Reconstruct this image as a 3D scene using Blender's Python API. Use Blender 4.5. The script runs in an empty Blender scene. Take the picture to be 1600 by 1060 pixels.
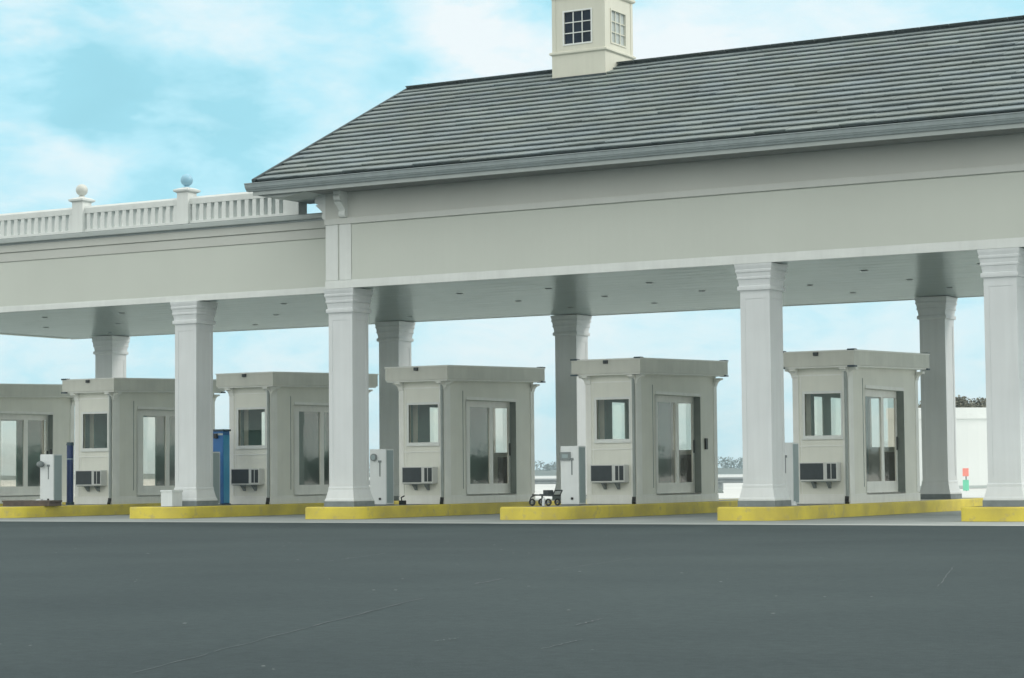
import bpy, math, random
from mathutils import Vector, Matrix, noise
random.seed(7)
sc = bpy.context.scene
COL = sc.collection

# ------------------------------------------------------------------ helpers
class MB:
    """collects faces and links them as ONE mesh object"""
    def __init__(s): s.v = []; s.f = []
    def quad(s, *p):
        n = len(s.v); s.v += [tuple(q) for q in p]; s.f.append(tuple(range(n, n + len(p)))); return s
    def box(s, x0, x1, y0, y1, z0, z1, taper=0.0, skip=''):
        n = len(s.v); t = taper
        s.v += [(x0, y0, z0), (x1, y0, z0), (x1, y1, z0), (x0, y1, z0),
                (x0 + t, y0 + t, z1), (x1 - t, y0 + t, z1), (x1 - t, y1 - t, z1), (x0 + t, y1 - t, z1)]
        F = {'b': (3, 2, 1, 0), 't': (4, 5, 6, 7), 'f': (0, 1, 5, 4), 'r': (1, 2, 6, 5), 'k': (2, 3, 7, 6), 'l': (3, 0, 4, 7)}
        for k, q in F.items():
            if k not in skip: s.f.append(tuple(n + i for i in q))
        return s
    def cyl(s, c, r, z0, z1, n=20, r1=None, axis='z'):
        r1 = r if r1 is None else r1
        b = len(s.v)
        for (zz, rr) in ((z0, r), (z1, r1)):
            for i in range(n):
                a = 2 * math.pi * i / n; u, w = rr * math.cos(a), rr * math.sin(a)
                if axis == 'z': s.v.append((c[0] + u, c[1] + w, c[2] + zz))
                elif axis == 'y': s.v.append((c[0] + u, c[1] + zz, c[2] + w))
                else: s.v.append((c[0] + zz, c[1] + u, c[2] + w))
        for i in range(n):
            j = (i + 1) % n; s.f.append((b + i, b + j, b + n + j, b + n + i))
        s.f.append(tuple(b + i for i in reversed(range(n)))); s.f.append(tuple(b + n + i for i in range(n)))
        return s
    def lathe(s, c, prof, n=24):
        b = len(s.v)
        for (r, z) in prof:
            for i in range(n):
                a = 2 * math.pi * i / n
                s.v.append((c[0] + r * math.cos(a), c[1] + r * math.sin(a), c[2] + z))
        for k in range(len(prof) - 1):
            for i in range(n):
                j = (i + 1) % n
                s.f.append((b + k * n + i, b + k * n + j, b + (k + 1) * n + j, b + (k + 1) * n + i))
        s.f.append(tuple(b + i for i in reversed(range(n))))
        s.f.append(tuple(b + (len(prof) - 1) * n + i for i in range(n)))
        return s
    def sqlathe(s, c, prof):
        """square section of half-width w at height z"""
        b = len(s.v)
        for (w, z) in prof:
            for (i, j) in ((-1, -1), (1, -1), (1, 1), (-1, 1)): s.v.append((c[0] + i * w, c[1] + j * w, c[2] + z))
        for k in range(len(prof) - 1):
            for i in range(4):
                j = (i + 1) % 4
                s.f.append((b + 4 * k + i, b + 4 * k + j, b + 4 * k + 4 + j, b + 4 * k + 4 + i))
        s.f.append((b + 3, b + 2, b + 1, b)); m = b + 4 * (len(prof) - 1); s.f.append((m, m + 1, m + 2, m + 3))
        return s
    def tube(s, pts, r, n=8):
        b = len(s.v); P = [Vector(p) for p in pts]
        for k, p in enumerate(P):
            d = (P[min(k + 1, len(P) - 1)] - P[max(k - 1, 0)]).normalized()
            u = d.orthogonal().normalized(); w = d.cross(u)
            if k and (u.dot(pu) < 0.9):
                u = (pu - d * pu.dot(d)).normalized(); w = d.cross(u)
            pu = u
            rr = r[k] if isinstance(r, (list, tuple)) else r
            for i in range(n):
                a = 2 * math.pi * i / n; s.v.append(tuple(p + u * rr * math.cos(a) + w * rr * math.sin(a)))
        for k in range(len(P) - 1):
            for i in range(n):
                j = (i + 1) % n; s.f.append((b + k * n + i, b + k * n + j, b + (k + 1) * n + j, b + (k + 1) * n + i))
        s.f.append(tuple(b + i for i in reversed(range(n)))); m = b + (len(P) - 1) * n
        s.f.append(tuple(m + i for i in range(n)))
        return s
    def prism(s, pts, d0, d1, axis='x'):
        """pts: outline in the plane across the axis"""
        b = len(s.v); n = len(pts)
        for d in (d0, d1):
            for (u, w) in pts:
                s.v.append((d, u, w) if axis == 'x' else ((u, d, w) if axis == 'y' else (u, w, d)))
        for i in range(n):
            j = (i + 1) % n; s.f.append((b + i, b + j, b + n + j, b + n + i))
        s.f.append(tuple(b + i for i in reversed(range(n)))); s.f.append(tuple(b + n + i for i in range(n)))
        return s
    def build(s, name, m, parent=None, smooth=False, bevel=0.0):
        me = bpy.data.meshes.new(name); me.from_pydata(s.v, [], s.f); me.update()
        import bmesh
        bm = bmesh.new(); bm.from_mesh(me); bmesh.ops.recalc_face_normals(bm, faces=bm.faces); bm.to_mesh(me); bm.free()
        me.materials.append(m)
        if smooth:
            for p in me.polygons: p.use_smooth = True
        o = bpy.data.objects.new(name, me); COL.objects.link(o)
        if parent is not None: o.parent = parent
        if bevel:
            b = o.modifiers.new('bevel', 'BEVEL'); b.width = bevel; b.segments = 2; b.limit_method = 'ANGLE'
        return o

def tag(o, label=None, cat=None, group=None, kind=None):
    if label: o['label'] = label
    if cat: o['category'] = cat
    if group: o['group'] = group
    if kind: o['kind'] = kind
    return o
def empty(name, loc, label=None, cat=None, group=None):
    o = bpy.data.objects.new(name, None); COL.objects.link(o); o.location = loc; o.empty_display_size = .3
    return tag(o, label, cat, group)
def copy_tree(o, parent=None):
    c = o.copy(); COL.objects.link(c)
    if parent is not None: c.parent = parent
    for ch in [x for x in list(o.children)]: copy_tree(ch, c)
    return c

# ------------------------------------------------------------------ materials
def N(t, typ, **kw):
    n = t.nodes.new(typ)
    for k, v in kw.items():
        if hasattr(n, k): setattr(n, k, v)
    return n
def mat(name, col, rough=.6, var=.06, scale=3.0, bump=0.0, bscale=60.0, spec=.5, metallic=0.0, streak=0.0, island=0.0, fine=0.0):
    m = bpy.data.materials.new(name); m.use_nodes = True; t = m.node_tree; L = t.links
    b = t.nodes['Principled BSDF']
    b.inputs['Roughness'].default_value = rough; b.inputs['Metallic'].default_value = metallic
    b.inputs['Specular IOR Level'].default_value = spec
    tc = N(t, 'ShaderNodeTexCoord'); 
    nz = N(t, 'ShaderNodeTexNoise'); nz.inputs['Scale'].default_value = scale; nz.inputs['Detail'].default_value = 5
    L.new(tc.outputs['Object'], nz.inputs['Vector'])
    mr = N(t, 'ShaderNodeMapRange'); mr.inputs['From Min'].default_value = .3; mr.inputs['From Max'].default_value = .7
    mr.inputs['To Min'].default_value = 1 - var; mr.inputs['To Max'].default_value = 1 + var
    L.new(nz.outputs['Fac'], mr.inputs['Value']); fac = mr.outputs['Result']
    if streak:
        mp = N(t, 'ShaderNodeMapping'); mp.inputs['Scale'].default_value = (6, 6, .35)
        L.new(tc.outputs['Object'], mp.inputs['Vector'])
        n2 = N(t, 'ShaderNodeTexNoise'); n2.inputs['Scale'].default_value = 1.6; n2.inputs['Detail'].default_value = 6
        L.new(mp.outputs['Vector'], n2.inputs['Vector'])
        m2 = N(t, 'ShaderNodeMapRange'); m2.inputs['From Min'].default_value = .35; m2.inputs['From Max'].default_value = .7
        m2.inputs['To Min'].default_value = 1.0; m2.inputs['To Max'].default_value = 1 - streak
        L.new(n2.outputs['Fac'], m2.inputs['Value'])
        mm = N(t, 'ShaderNodeMath', operation='MULTIPLY'); L.new(fac, mm.inputs[0]); L.new(m2.outputs['Result'], mm.inputs[1]); fac = mm.outputs[0]
    if fine:
        n3 = N(t, 'ShaderNodeTexNoise'); n3.inputs['Scale'].default_value = bscale; n3.inputs['Detail'].default_value = 3
        L.new(tc.outputs['Object'], n3.inputs['Vector'])
        m3 = N(t, 'ShaderNodeMapRange'); m3.inputs['From Min'].default_value = .3; m3.inputs['From Max'].default_value = .7
        m3.inputs['To Min'].default_value = 1 - fine; m3.inputs['To Max'].default_value = 1 + fine
        L.new(n3.outputs['Fac'], m3.inputs['Value'])
        mm = N(t, 'ShaderNodeMath', operation='MULTIPLY'); L.new(fac, mm.inputs[0]); L.new(m3.outputs['Result'], mm.inputs[1]); fac = mm.outputs[0]
    if island:
        g = N(t, 'ShaderNodeNewGeometry'); m4 = N(t, 'ShaderNodeMapRange')
        m4.inputs['To Min'].default_value = 1 - island; m4.inputs['To Max'].default_value = 1 + island
        L.new(g.outputs['Random Per Island'], m4.inputs['Value'])
        mm = N(t, 'ShaderNodeMath', operation='MULTIPLY'); L.new(fac, mm.inputs[0]); L.new(m4.outputs['Result'], mm.inputs[1]); fac = mm.outputs[0]
    vm = N(t, 'ShaderNodeVectorMath', operation='SCALE'); vm.inputs[0].default_value = col[:3]
    L.new(fac, vm.inputs['Scale']); L.new(vm.outputs['Vector'], b.inputs['Base Color'])
    if bump:
        nb = N(t, 'ShaderNodeTexNoise'); nb.inputs['Scale'].default_value = bscale; nb.inputs['Detail'].default_value = 3
        L.new(tc.outputs['Object'], nb.inputs['Vector'])
        bp = N(t, 'ShaderNodeBump'); bp.inputs['Strength'].default_value = bump; bp.inputs['Distance'].default_value = .02
        L.new(nb.outputs['Fac'], bp.inputs['Height']); L.new(bp.outputs['Normal'], b.inputs['Normal'])
    return m

M = {}
M['trim'] = mat('white_trim_paint', (.73, .76, .74), .5, .04, 2.2, .06, 90, streak=.05)
M['stucco'] = mat('cream_panel', (.585, .615, .56), .75, .03, .35, .12, 140, streak=.012, fine=.03)
M['frieze'] = mat('frieze_boards', (.555, .57, .53), .7, .04, .5, .08, 80, streak=.012)  # albedo lowered to stand for the soft shade under the gutter
M['frieze_light'] = mat('frieze_light', (.60, .62, .585), .6, .04, 1, .06, 80, streak=.02)
M['column'] = mat('column_white', (.68, .71, .72), .5, .035, 1.4, .05, 60, streak=.05)
M['plinth'] = mat('grey_plinth', (.20, .23, .235), .7, .15, 6, .2, 60)
M['booth'] = mat('booth_panel', (.76, .77, .70), .6, .04, 1.8, .08, 110, streak=.03, fine=.02)
M['booth_trim'] = mat('booth_trim', (.83, .84, .80), .5, .04, 3, .05, 60, streak=.06)
M['fascia'] = mat('booth_fascia', (.67, .68, .615), .55, .05, 2.5, .05, 60, streak=.06)
M['soffit'] = mat('soffit_grey', (.20, .21, .20), .8, .08, 2)  # dark tone cuts bounce, putting extra shade under the eave
M['gutter'] = mat('gutter_grey', (.33, .38, .39), .4, .06, 3, .03, 20, streak=.1)
M['gutter_light'] = mat('gutter_lip', (.38, .42, .41), .5, .05, 3)
M['tile'] = mat('roof_tiles', (.195, .232, .236), .6, .13, .5, .25, 22, island=.08, fine=.10)
M['ridge'] = mat('ridge_caps', (.035, .05, .055), .7, .2, 3, .2, 30)
M['shade_grey'] = mat('underlay', (.10, .13, .135), .8, .1, 3)
M['cupola'] = mat('cupola_cream', (.62, .62, .53), .6, .03, 1.5, .05, 80, streak=.05)
M['louver'] = mat('louver_grey', (.42, .47, .46), .6, .05, 5)
M['navy_glass'] = mat('dark_pane', (.010, .020, .036), .25, .3, 3, spec=.12)
M['ac_dark'] = mat('ac_grille', (.035, .045, .05), .55, .2, 8)
M['ac_mid'] = mat('ac_filter', (.06, .075, .085), .6, .1, 8)
M['ac_white'] = mat('ac_case', (.66, .68, .66), .45, .03, 4)
M['black'] = mat('black_plastic', (.012, .014, .014), .5, .2, 10)
M['teal_dark'] = mat('corner_clip', (.02, .05, .07), .45, .2, 10)
M['cabinet'] = mat('cabinet_white', (.72, .76, .77), .4, .03, 3, streak=.05)
M['cabinet_side'] = mat('cabinet_panel_grey', (.30, .38, .40), .5, .05, 3)
M['slot'] = mat('slot_grey', (.20, .23, .235), .5, .1, 8)
M['blue'] = mat('blue_paint', (.018, .15, .42), .4, .08, 3, streak=.12)
M['blue_light'] = mat('blue_paint_light', (.05, .32, .55), .4, .08, 3)
M['blue_dark'] = mat('navy_paint', (.008, .03, .12), .4, .15, 3)
M['brown'] = mat('rusty_brown', (.11, .085, .07), .8, .25, 5, .2, 30)
M['interior'] = mat('booth_interior', (.20, .33, .32), .8, .1, 3)
M['counter'] = mat('counter_dark', (.07, .06, .055), .7, .1, 3)
M['ball'] = mat('finial_white', (.58, .60, .56), .5, .05, 6)
M['ball_blue'] = mat('finial_blue', (.28, .52, .66), .45, .08, 6)
M['white_wall'] = mat('white_render', (.72, .75, .74), .7, .03, .3, .05, 20)
M['rail'] = mat('galvanised', (.22, .25, .26), .5, .1, 2)
M['red'] = mat('red_panel', (.90, .30, .25), .5, .1, 3)
M['green'] = mat('green_panel', (.20, .68, .46), .5, .1, 3)
M['bark'] = mat('bark', (.10, .08, .06), .9, .2, 3, .3, 10)
M['pipe_grey'] = mat('pipe_grey', (.30, .34, .33), .5, .08, 4)
M['pocket'] = mat('door_pocket_grey', (.20, .23, .21), .6, .08, 4, streak=.1)
M['chrome'] = mat('handle_metal', (.06, .07, .07), .35, .1, 6, metallic=.6)

def tint_by_island(m, c0, c1):
    t = m.node_tree; L = t.links; b = t.nodes['Principled BSDF']; src = b.inputs['Base Color'].links[0].from_socket
    tc = N(t, 'ShaderNodeTexCoord'); mp = N(t, 'ShaderNodeMapping'); mp.inputs['Scale'].default_value = (.7, 1.6, 1.6); L.new(tc.outputs['Object'], mp.inputs['Vector'])
    n = N(t, 'ShaderNodeTexNoise'); n.inputs['Scale'].default_value = 1.1; n.inputs['Detail'].default_value = 6; n.inputs['Roughness'].default_value = .7; L.new(mp.outputs[0], n.inputs['Vector'])
    r = N(t, 'ShaderNodeValToRGB'); e = r.color_ramp.elements; e[0].position = .38; e[0].color = (*c0, 1); e[1].position = .62; e[1].color = (*c1, 1)
    L.new(n.outputs['Fac'], r.inputs['Fac'])
    m2 = N(t, 'ShaderNodeVectorMath', operation='MULTIPLY'); L.new(src, m2.inputs[0]); L.new(r.outputs['Color'], m2.inputs[1]); L.new(m2.outputs[0], b.inputs['Base Color'])
tint_by_island(M['tile'], (1.02, 1.0, .93), (.97, 1.0, 1.05))
def yellow_mat():
    m = bpy.data.materials.new('yellow_kerb_paint'); m.use_nodes = True; t = m.node_tree; L = t.links; b = t.nodes['Principled BSDF']
    tc = N(t, 'ShaderNodeTexCoord'); g = N(t, 'ShaderNodeNewGeometry')
    n1 = N(t, 'ShaderNodeTexNoise'); n1.inputs['Scale'].default_value = 1.3; n1.inputs['Detail'].default_value = 6
    L.new(g.outputs['Position'], n1.inputs['Vector'])
    cr = N(t, 'ShaderNodeValToRGB'); e = cr.color_ramp.elements
    e[0].position = .3; e[0].color = (.52, .42, .08, 1); e[1].position = .7; e[1].color = (.80, .66, .075, 1)
    L.new(n1.outputs['Fac'], cr.inputs['Fac'])
    n2 = N(t, 'ShaderNodeTexNoise'); n2.inputs['Scale'].default_value = 4.5; n2.inputs['Detail'].default_value = 9; n2.inputs['Roughness'].default_value = .7
    L.new(g.outputs['Position'], n2.inputs['Vector'])
    mr = N(t, 'ShaderNodeMapRange'); mr.inputs['From Min'].default_value = .55; mr.inputs['From Max'].default_value = .66; mr.inputs['To Max'].default_value = .62
    L.new(n2.outputs['Fac'], mr.inputs['Value'])
    mx = N(t, 'ShaderNodeMix', data_type='RGBA'); L.new(mr.outputs['Result'], mx.inputs['Factor'])
    L.new(cr.outputs['Color'], mx.inputs['A']); mx.inputs['B'].default_value = (.46, .38, .17, 1)
    L.new(mx.outputs['Result'], b.inputs['Base Color']); b.inputs['Roughness'].default_value = .65
    bp = N(t, 'ShaderNodeBump'); bp.inputs['Strength'].default_value = .25; bp.inputs['Distance'].default_value = .01
    L.new(n2.outputs['Fac'], bp.inputs['Height']); L.new(bp.outputs['Normal'], b.inputs['Normal'])
    return m
M['yellow'] = yellow_mat()

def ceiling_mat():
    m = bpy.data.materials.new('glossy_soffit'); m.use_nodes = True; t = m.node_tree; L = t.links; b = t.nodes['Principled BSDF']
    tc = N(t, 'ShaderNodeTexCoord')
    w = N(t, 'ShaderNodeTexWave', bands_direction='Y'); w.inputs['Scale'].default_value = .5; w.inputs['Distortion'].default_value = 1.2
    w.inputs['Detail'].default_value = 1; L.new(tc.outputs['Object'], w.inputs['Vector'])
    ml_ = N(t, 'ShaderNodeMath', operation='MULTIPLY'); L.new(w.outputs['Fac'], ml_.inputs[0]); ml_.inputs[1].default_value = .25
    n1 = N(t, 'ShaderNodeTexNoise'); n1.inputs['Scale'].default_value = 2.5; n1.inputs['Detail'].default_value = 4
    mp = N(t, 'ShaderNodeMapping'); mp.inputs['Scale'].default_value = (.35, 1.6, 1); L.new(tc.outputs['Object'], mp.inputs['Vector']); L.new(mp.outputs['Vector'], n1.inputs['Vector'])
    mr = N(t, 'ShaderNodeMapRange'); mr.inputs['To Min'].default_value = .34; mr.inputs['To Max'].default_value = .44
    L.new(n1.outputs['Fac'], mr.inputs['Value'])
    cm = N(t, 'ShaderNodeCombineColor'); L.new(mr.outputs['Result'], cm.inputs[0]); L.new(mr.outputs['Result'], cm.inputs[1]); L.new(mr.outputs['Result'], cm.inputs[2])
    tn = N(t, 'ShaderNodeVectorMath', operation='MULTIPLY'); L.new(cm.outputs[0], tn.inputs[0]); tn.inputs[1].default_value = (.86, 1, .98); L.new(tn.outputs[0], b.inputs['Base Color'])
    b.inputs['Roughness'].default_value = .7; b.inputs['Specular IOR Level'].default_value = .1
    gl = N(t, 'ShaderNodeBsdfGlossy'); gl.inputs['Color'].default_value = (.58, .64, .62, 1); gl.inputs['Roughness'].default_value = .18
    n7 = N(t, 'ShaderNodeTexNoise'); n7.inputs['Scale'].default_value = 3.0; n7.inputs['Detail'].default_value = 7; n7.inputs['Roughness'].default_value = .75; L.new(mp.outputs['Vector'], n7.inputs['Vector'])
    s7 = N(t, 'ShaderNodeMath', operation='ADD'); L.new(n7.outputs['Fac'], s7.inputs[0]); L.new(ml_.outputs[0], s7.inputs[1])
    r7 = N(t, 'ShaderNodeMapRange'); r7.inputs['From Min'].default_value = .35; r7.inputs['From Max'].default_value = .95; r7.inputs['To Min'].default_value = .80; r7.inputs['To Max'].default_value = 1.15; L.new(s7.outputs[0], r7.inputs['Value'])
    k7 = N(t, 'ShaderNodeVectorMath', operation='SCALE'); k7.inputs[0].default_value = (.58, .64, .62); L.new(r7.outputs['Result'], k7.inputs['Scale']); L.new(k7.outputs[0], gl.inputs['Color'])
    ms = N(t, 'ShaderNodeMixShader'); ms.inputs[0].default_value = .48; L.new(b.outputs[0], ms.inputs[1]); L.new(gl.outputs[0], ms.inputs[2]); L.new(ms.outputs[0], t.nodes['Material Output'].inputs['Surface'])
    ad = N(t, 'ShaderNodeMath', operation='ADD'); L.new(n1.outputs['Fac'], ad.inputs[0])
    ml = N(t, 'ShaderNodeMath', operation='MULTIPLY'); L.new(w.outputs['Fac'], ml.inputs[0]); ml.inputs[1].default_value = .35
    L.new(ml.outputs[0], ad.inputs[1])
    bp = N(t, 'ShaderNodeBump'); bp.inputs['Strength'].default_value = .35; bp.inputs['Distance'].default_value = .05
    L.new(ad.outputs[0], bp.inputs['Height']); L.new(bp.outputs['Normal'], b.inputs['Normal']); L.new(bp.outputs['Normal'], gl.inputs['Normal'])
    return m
M['ceiling'] = ceiling_mat()

def glass_mat(name, tint=(.55, .68, .64), gloss=(.9, .95, 1), ior=1.9):
    m = bpy.data.materials.new(name); m.use_nodes = True; t = m.node_tree; L = t.links
    for n in list(t.nodes): t.nodes.remove(n)
    out = N(t, 'ShaderNodeOutputMaterial'); tr = N(t, 'ShaderNodeBsdfTransparent'); gl = N(t, 'ShaderNodeBsdfGlossy')
    tr.inputs['Color'].default_value = (*tint, 1); gl.inputs['Color'].default_value = (*gloss, 1); gl.inputs['Roughness'].default_value = .03
    fr = N(t, 'ShaderNodeFresnel'); fr.inputs['IOR'].default_value = ior
    g = N(t, 'ShaderNodeNewGeometry'); io = N(t, 'ShaderNodeMapRange'); io.inputs['To Min'].default_value = ior; io.inputs['To Max'].default_value = 1 / ior
    L.new(g.outputs['Backfacing'], io.inputs['Value']); L.new(io.outputs['Result'], fr.inputs['IOR'])   # thin pane: same reflectance from both sides
    tc = N(t, 'ShaderNodeTexCoord'); nz = N(t, 'ShaderNodeTexNoise'); nz.inputs['Scale'].default_value = 1.7; L.new(tc.outputs['Object'], nz.inputs['Vector'])
    bp = N(t, 'ShaderNodeBump'); bp.inputs['Strength'].default_value = .012; bp.inputs['Distance'].default_value = .1
    L.new(nz.outputs['Fac'], bp.inputs['Height']); L.new(bp.outputs['Normal'], gl.inputs['Normal'])
    mx = N(t, 'ShaderNodeMixShader'); L.new(fr.outputs[0], mx.inputs[0]); L.new(tr.outputs[0], mx.inputs[1]); L.new(gl.outputs[0], mx.inputs[2])
    L.new(mx.outputs[0], out.inputs['Surface'])
    return m
M['glass'] = glass_mat('booth_glass', (.92, .89, .83), gloss=(1, .97, .92), ior=2.0)
M['glass_front'] = glass_mat('front_window_glass', (.83, .84, .77), ior=1.45)

def ground_mat(name, c0, c1, scale, rough, bump, bscale, specks=0.0, spec=.3, fine=0.0):
    m = bpy.data.materials.new(name); m.use_nodes = True; t = m.node_tree; L = t.links; b = t.nodes['Principled BSDF']
    tc = N(t, 'ShaderNodeTexCoord')
    n1 = N(t, 'ShaderNodeTexNoise'); n1.inputs['Scale'].default_value = scale; n1.inputs['Detail'].default_value = 8; n1.inputs['Roughness'].default_value = .6
    L.new(tc.outputs['Object'], n1.inputs['Vector'])
    n2 = N(t, 'ShaderNodeTexNoise'); n2.inputs['Scale'].default_value = bscale; n2.inputs['Detail'].default_value = 4
    L.new(tc.outputs['Object'], n2.inputs['Vector'])
    ad = N(t, 'ShaderNodeMath', operation='MULTIPLY_ADD'); L.new(n2.outputs['Fac'], ad.inputs[0]); ad.inputs[1].default_value = .45; L.new(n1.outputs['Fac'], ad.inputs[2])
    cr = N(t, 'ShaderNodeValToRGB'); e = cr.color_ramp.elements
    e[0].position = .50; e[0].color = (*c0, 1); e[1].position = .92; e[1].color = (*c1, 1)
    L.new(ad.outputs[0], cr.inputs['Fac']); col = cr.outputs['Color']
    if fine:
        n5 = N(t, 'ShaderNodeTexNoise'); n5.inputs['Scale'].default_value = 9; n5.inputs['Detail'].default_value = 10; n5.inputs['Roughness'].default_value = .8
        L.new(tc.outputs['Object'], n5.inputs['Vector'])
        m5 = N(t, 'ShaderNodeMapRange'); m5.inputs['From Min'].default_value = .3; m5.inputs['From Max'].default_value = .7
        m5.inputs['To Min'].default_value = 1 - fine; m5.inputs['To Max'].default_value = 1 + fine; L.new(n5.outputs['Fac'], m5.inputs['Value'])
        v5 = N(t, 'ShaderNodeVectorMath', operation='SCALE'); L.new(col, v5.inputs[0]); L.new(m5.outputs['Result'], v5.inputs['Scale']); col = v5.outputs[0]
    if specks:
        v = N(t, 'ShaderNodeTexVoronoi'); v.inputs['Scale'].default_value = 3.2; v.inputs['Randomness'].default_value = 1
        L.new(tc.outputs['Object'], v.inputs['Vector'])
        n4 = N(t, 'ShaderNodeTexNoise'); n4.inputs['Scale'].default_value = .9; L.new(tc.outputs['Object'], n4.inputs['Vector'])
        lt = N(t, 'ShaderNodeMath', operation='LESS_THAN'); L.new(v.outputs['Distance'], lt.inputs[0]); lt.inputs[1].default_value = .05
        gt = N(t, 'ShaderNodeMath', operation='GREATER_THAN'); L.new(n4.outputs['Fac'], gt.inputs[0]); gt.inputs[1].default_value = .56
        mu = N(t, 'ShaderNodeMath', operation='MULTIPLY'); L.new(lt.outputs[0], mu.inputs[0]); L.new(gt.outputs[0], mu.inputs[1])
        m2 = N(t, 'ShaderNodeMath', operation='MULTIPLY'); L.new(mu.outputs[0], m2.inputs[0]); m2.inputs[1].default_value = specks
        mx = N(t, 'ShaderNodeMix', data_type='RGBA'); L.new(m2.outputs[0], mx.inputs['Factor']); L.new(col, mx.inputs['A']); mx.inputs['B'].default_value = (.45, .47, .46, 1)
        col = mx.outputs['Result']
    L.new(col, b.inputs['Base Color'])
    b.inputs['Roughness'].default_value = rough; b.inputs['Specular IOR Level'].default_value = spec
    bp = N(t, 'ShaderNodeBump'); bp.inputs['Strength'].default_value = bump; bp.inputs['Distance'].default_value = .006
    L.new(n2.outputs['Fac'], bp.inputs['Height']); L.new(bp.outputs['Normal'], b.inputs['Normal'])
    return m
M['asphalt'] = ground_mat('asphalt', (.037, .050, .054), (.060, .079, .082), .16, .85, .5, 70, .7, .12, fine=.22)
M['concrete'] = ground_mat('lane_concrete', (.27, .30, .30), (.42, .45, .44), .5, .85, .1, 20)
M['kerbstrip'] = ground_mat('pale_joint', (.40, .43, .42), (.56, .58, .55), 1.2, .85, .1, 20)
M['ground'] = ground_mat('pale_ground', (.50, .52, .51), (.66, .67, .65), .03, .9, .1, 3)
M['islandtop'] = ground_mat('island_concrete', (.28, .29, .27), (.40, .41, .38), 1.5, .85, .1, 25)
M['scratch'] = ground_mat('light_scrape', (.085, .098, .105), (.125, .14, .145), 2, .85, .1, 25)
M['hill'] = ground_mat('far_hill', (.10, .125, .12), (.17, .19, .175), .02, .95, .1, 1)
def leaf_mat(name, c):
    return mat(name, c, .7, .3, .35, 0, 10, spec=.2, island=.45)
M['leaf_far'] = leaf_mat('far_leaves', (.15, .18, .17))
M['leaf_brown'] = leaf_mat('brown_leaves', (.15, .145, .11))
M['leaf_green'] = leaf_mat('dark_leaves', (.05, .07, .045))

# ------------------------------------------------------------------ calibration of the place
S = 5.045
XC = [-18.12 - (5 - k) * S for k in range(9)]
ZI = .27                    # island top
YF, YB = 40.43, 51.57       # gabled canopy faces
YM = 46.0
ZC = 5.13                   # underside
XL = -28.56                 # left end of the gabled canopy
XR = -9.0
YWF, YWB = 41.30, 50.70     # side wing faces
XWL = -45.2

# ------------------------------------------------------------------ ground
MB().quad((-1200, -120, -.012), (760, -120, -.012), (760, 860, -.012), (-1200, 860, -.012)).build('ground', M['ground'])['kind'] = 'structure'
MB().quad((-400, -60, 0), (200, -60, 0), (200, 37.15, 0), (-400, 37.15, 0)).build('road', M['asphalt'])['kind'] = 'structure'
MB().quad((-400, 37.15, -.001), (200, 37.15, -.001), (200, 37.75, -.001), (-400, 37.75, -.001)).build('pavement_edge', M['kerbstrip'])['kind'] = 'structure'
MB().quad((-400, 37.75, -.004), (200, 37.75, -.004), (200, 74, -.004), (-400, 74, -.004)).build('pavement', M['concrete'])['kind'] = 'structure'
# faint light scrapes on the asphalt
sm = MB()
def scrape(p, q, w, seg=16):
    p = Vector((*p, 0)); q = Vector((*q, 0)); d = (q - p).normalized(); n = Vector((-d.y, d.x, 0))
    prev = None
    for i in range(seg + 1):
        c = p.lerp(q, i / seg) + n * (noise.noise(Vector((i * .35, p.x, 0))) * .03)
        ww = .6 * w * (.35 + .9 * abs(noise.noise(Vector((i * 1.3, p.y, 3))))) * (1 if 0 < i < seg else .05)
        a, b = c + n * ww, c - n * ww
        a.z = b.z = .004
        if prev and random.random() > .04: sm.quad(prev[1], b, a, prev[0])
        prev = (a, b)
for a, b, w in (((-7.22, 8.52), (-8.4, 11.7), .010), ((-8.4, 11.7), (-9.48, 14.76), .016), ((-10.27, 16.8), (-10.51, 17.7), .03),
                ((-6.13, 10.73), (-6.26, 11.45), .012), ((-6.87, 12.48), (-7.01, 13.09), .02), ((-6.98, 10.97), (-6.99, 11.24), .02),
                ((-6.31, 17.71), (-7.52, 21.61), .012), ((-10.9, 19.2), (-11.6, 22.5), .012), ((-14.5, 20.5), (-15.3, 23.0), .015)):
    scrape(a, b, w, 22)
sm.build('road_scrapes', M['scratch'])['kind'] = 'structure'

# ------------------------------------------------------------------ islands
def island_outline(w, l, r=.17, inset=0):
    pts = []
    hw = w / 2 - inset; y0 = inset; y1 = l - inset; rr = max(r - inset, .02)
    rb = max(.55 - inset, .1)
    for (cx, cy, a0, r_) in ((hw - rb, y0 + rb, -90, rb), (hw - rb, y1 - rb, 0, rb), (-hw + rr, y1 - rr, 90, rr), (-hw + rr, y0 + rr, 180, rr)):
        for i in range(13):
            a = math.radians(a0 + i * 90 / 12); pts.append((cx + r_ * math.cos(a), cy + r_ * math.sin(a)))
    return pts
def make_island():
    e = empty('traffic_island', (0, 0, 0))
    o = island_outline(1.46, 12.9); i_ = island_outline(1.46, 12.9, inset=.15)
    m = MB(); b = len(m.v); n = len(o)
    ch = island_outline(1.46, 12.9, inset=.025)
    for P, z in ((o, 0), (o, ZI - .025), (ch, ZI), (i_, ZI), (i_, ZI - .1)): m.v += [(x, y, z) for x, y in P]
    for k in range(4):
        for i in range(n):
            j = (i + 1) % n; m.f.append((b + k * n + i, b + k * n + j, b + (k + 1) * n + j, b + (k + 1) * n + i))
    m.build('kerb', M['yellow'], e)
    m = MB(); m.prism(i_, 0.02, ZI - .006, axis='z'); m.build('island_slab', M['islandtop'], e)
    return e
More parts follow.
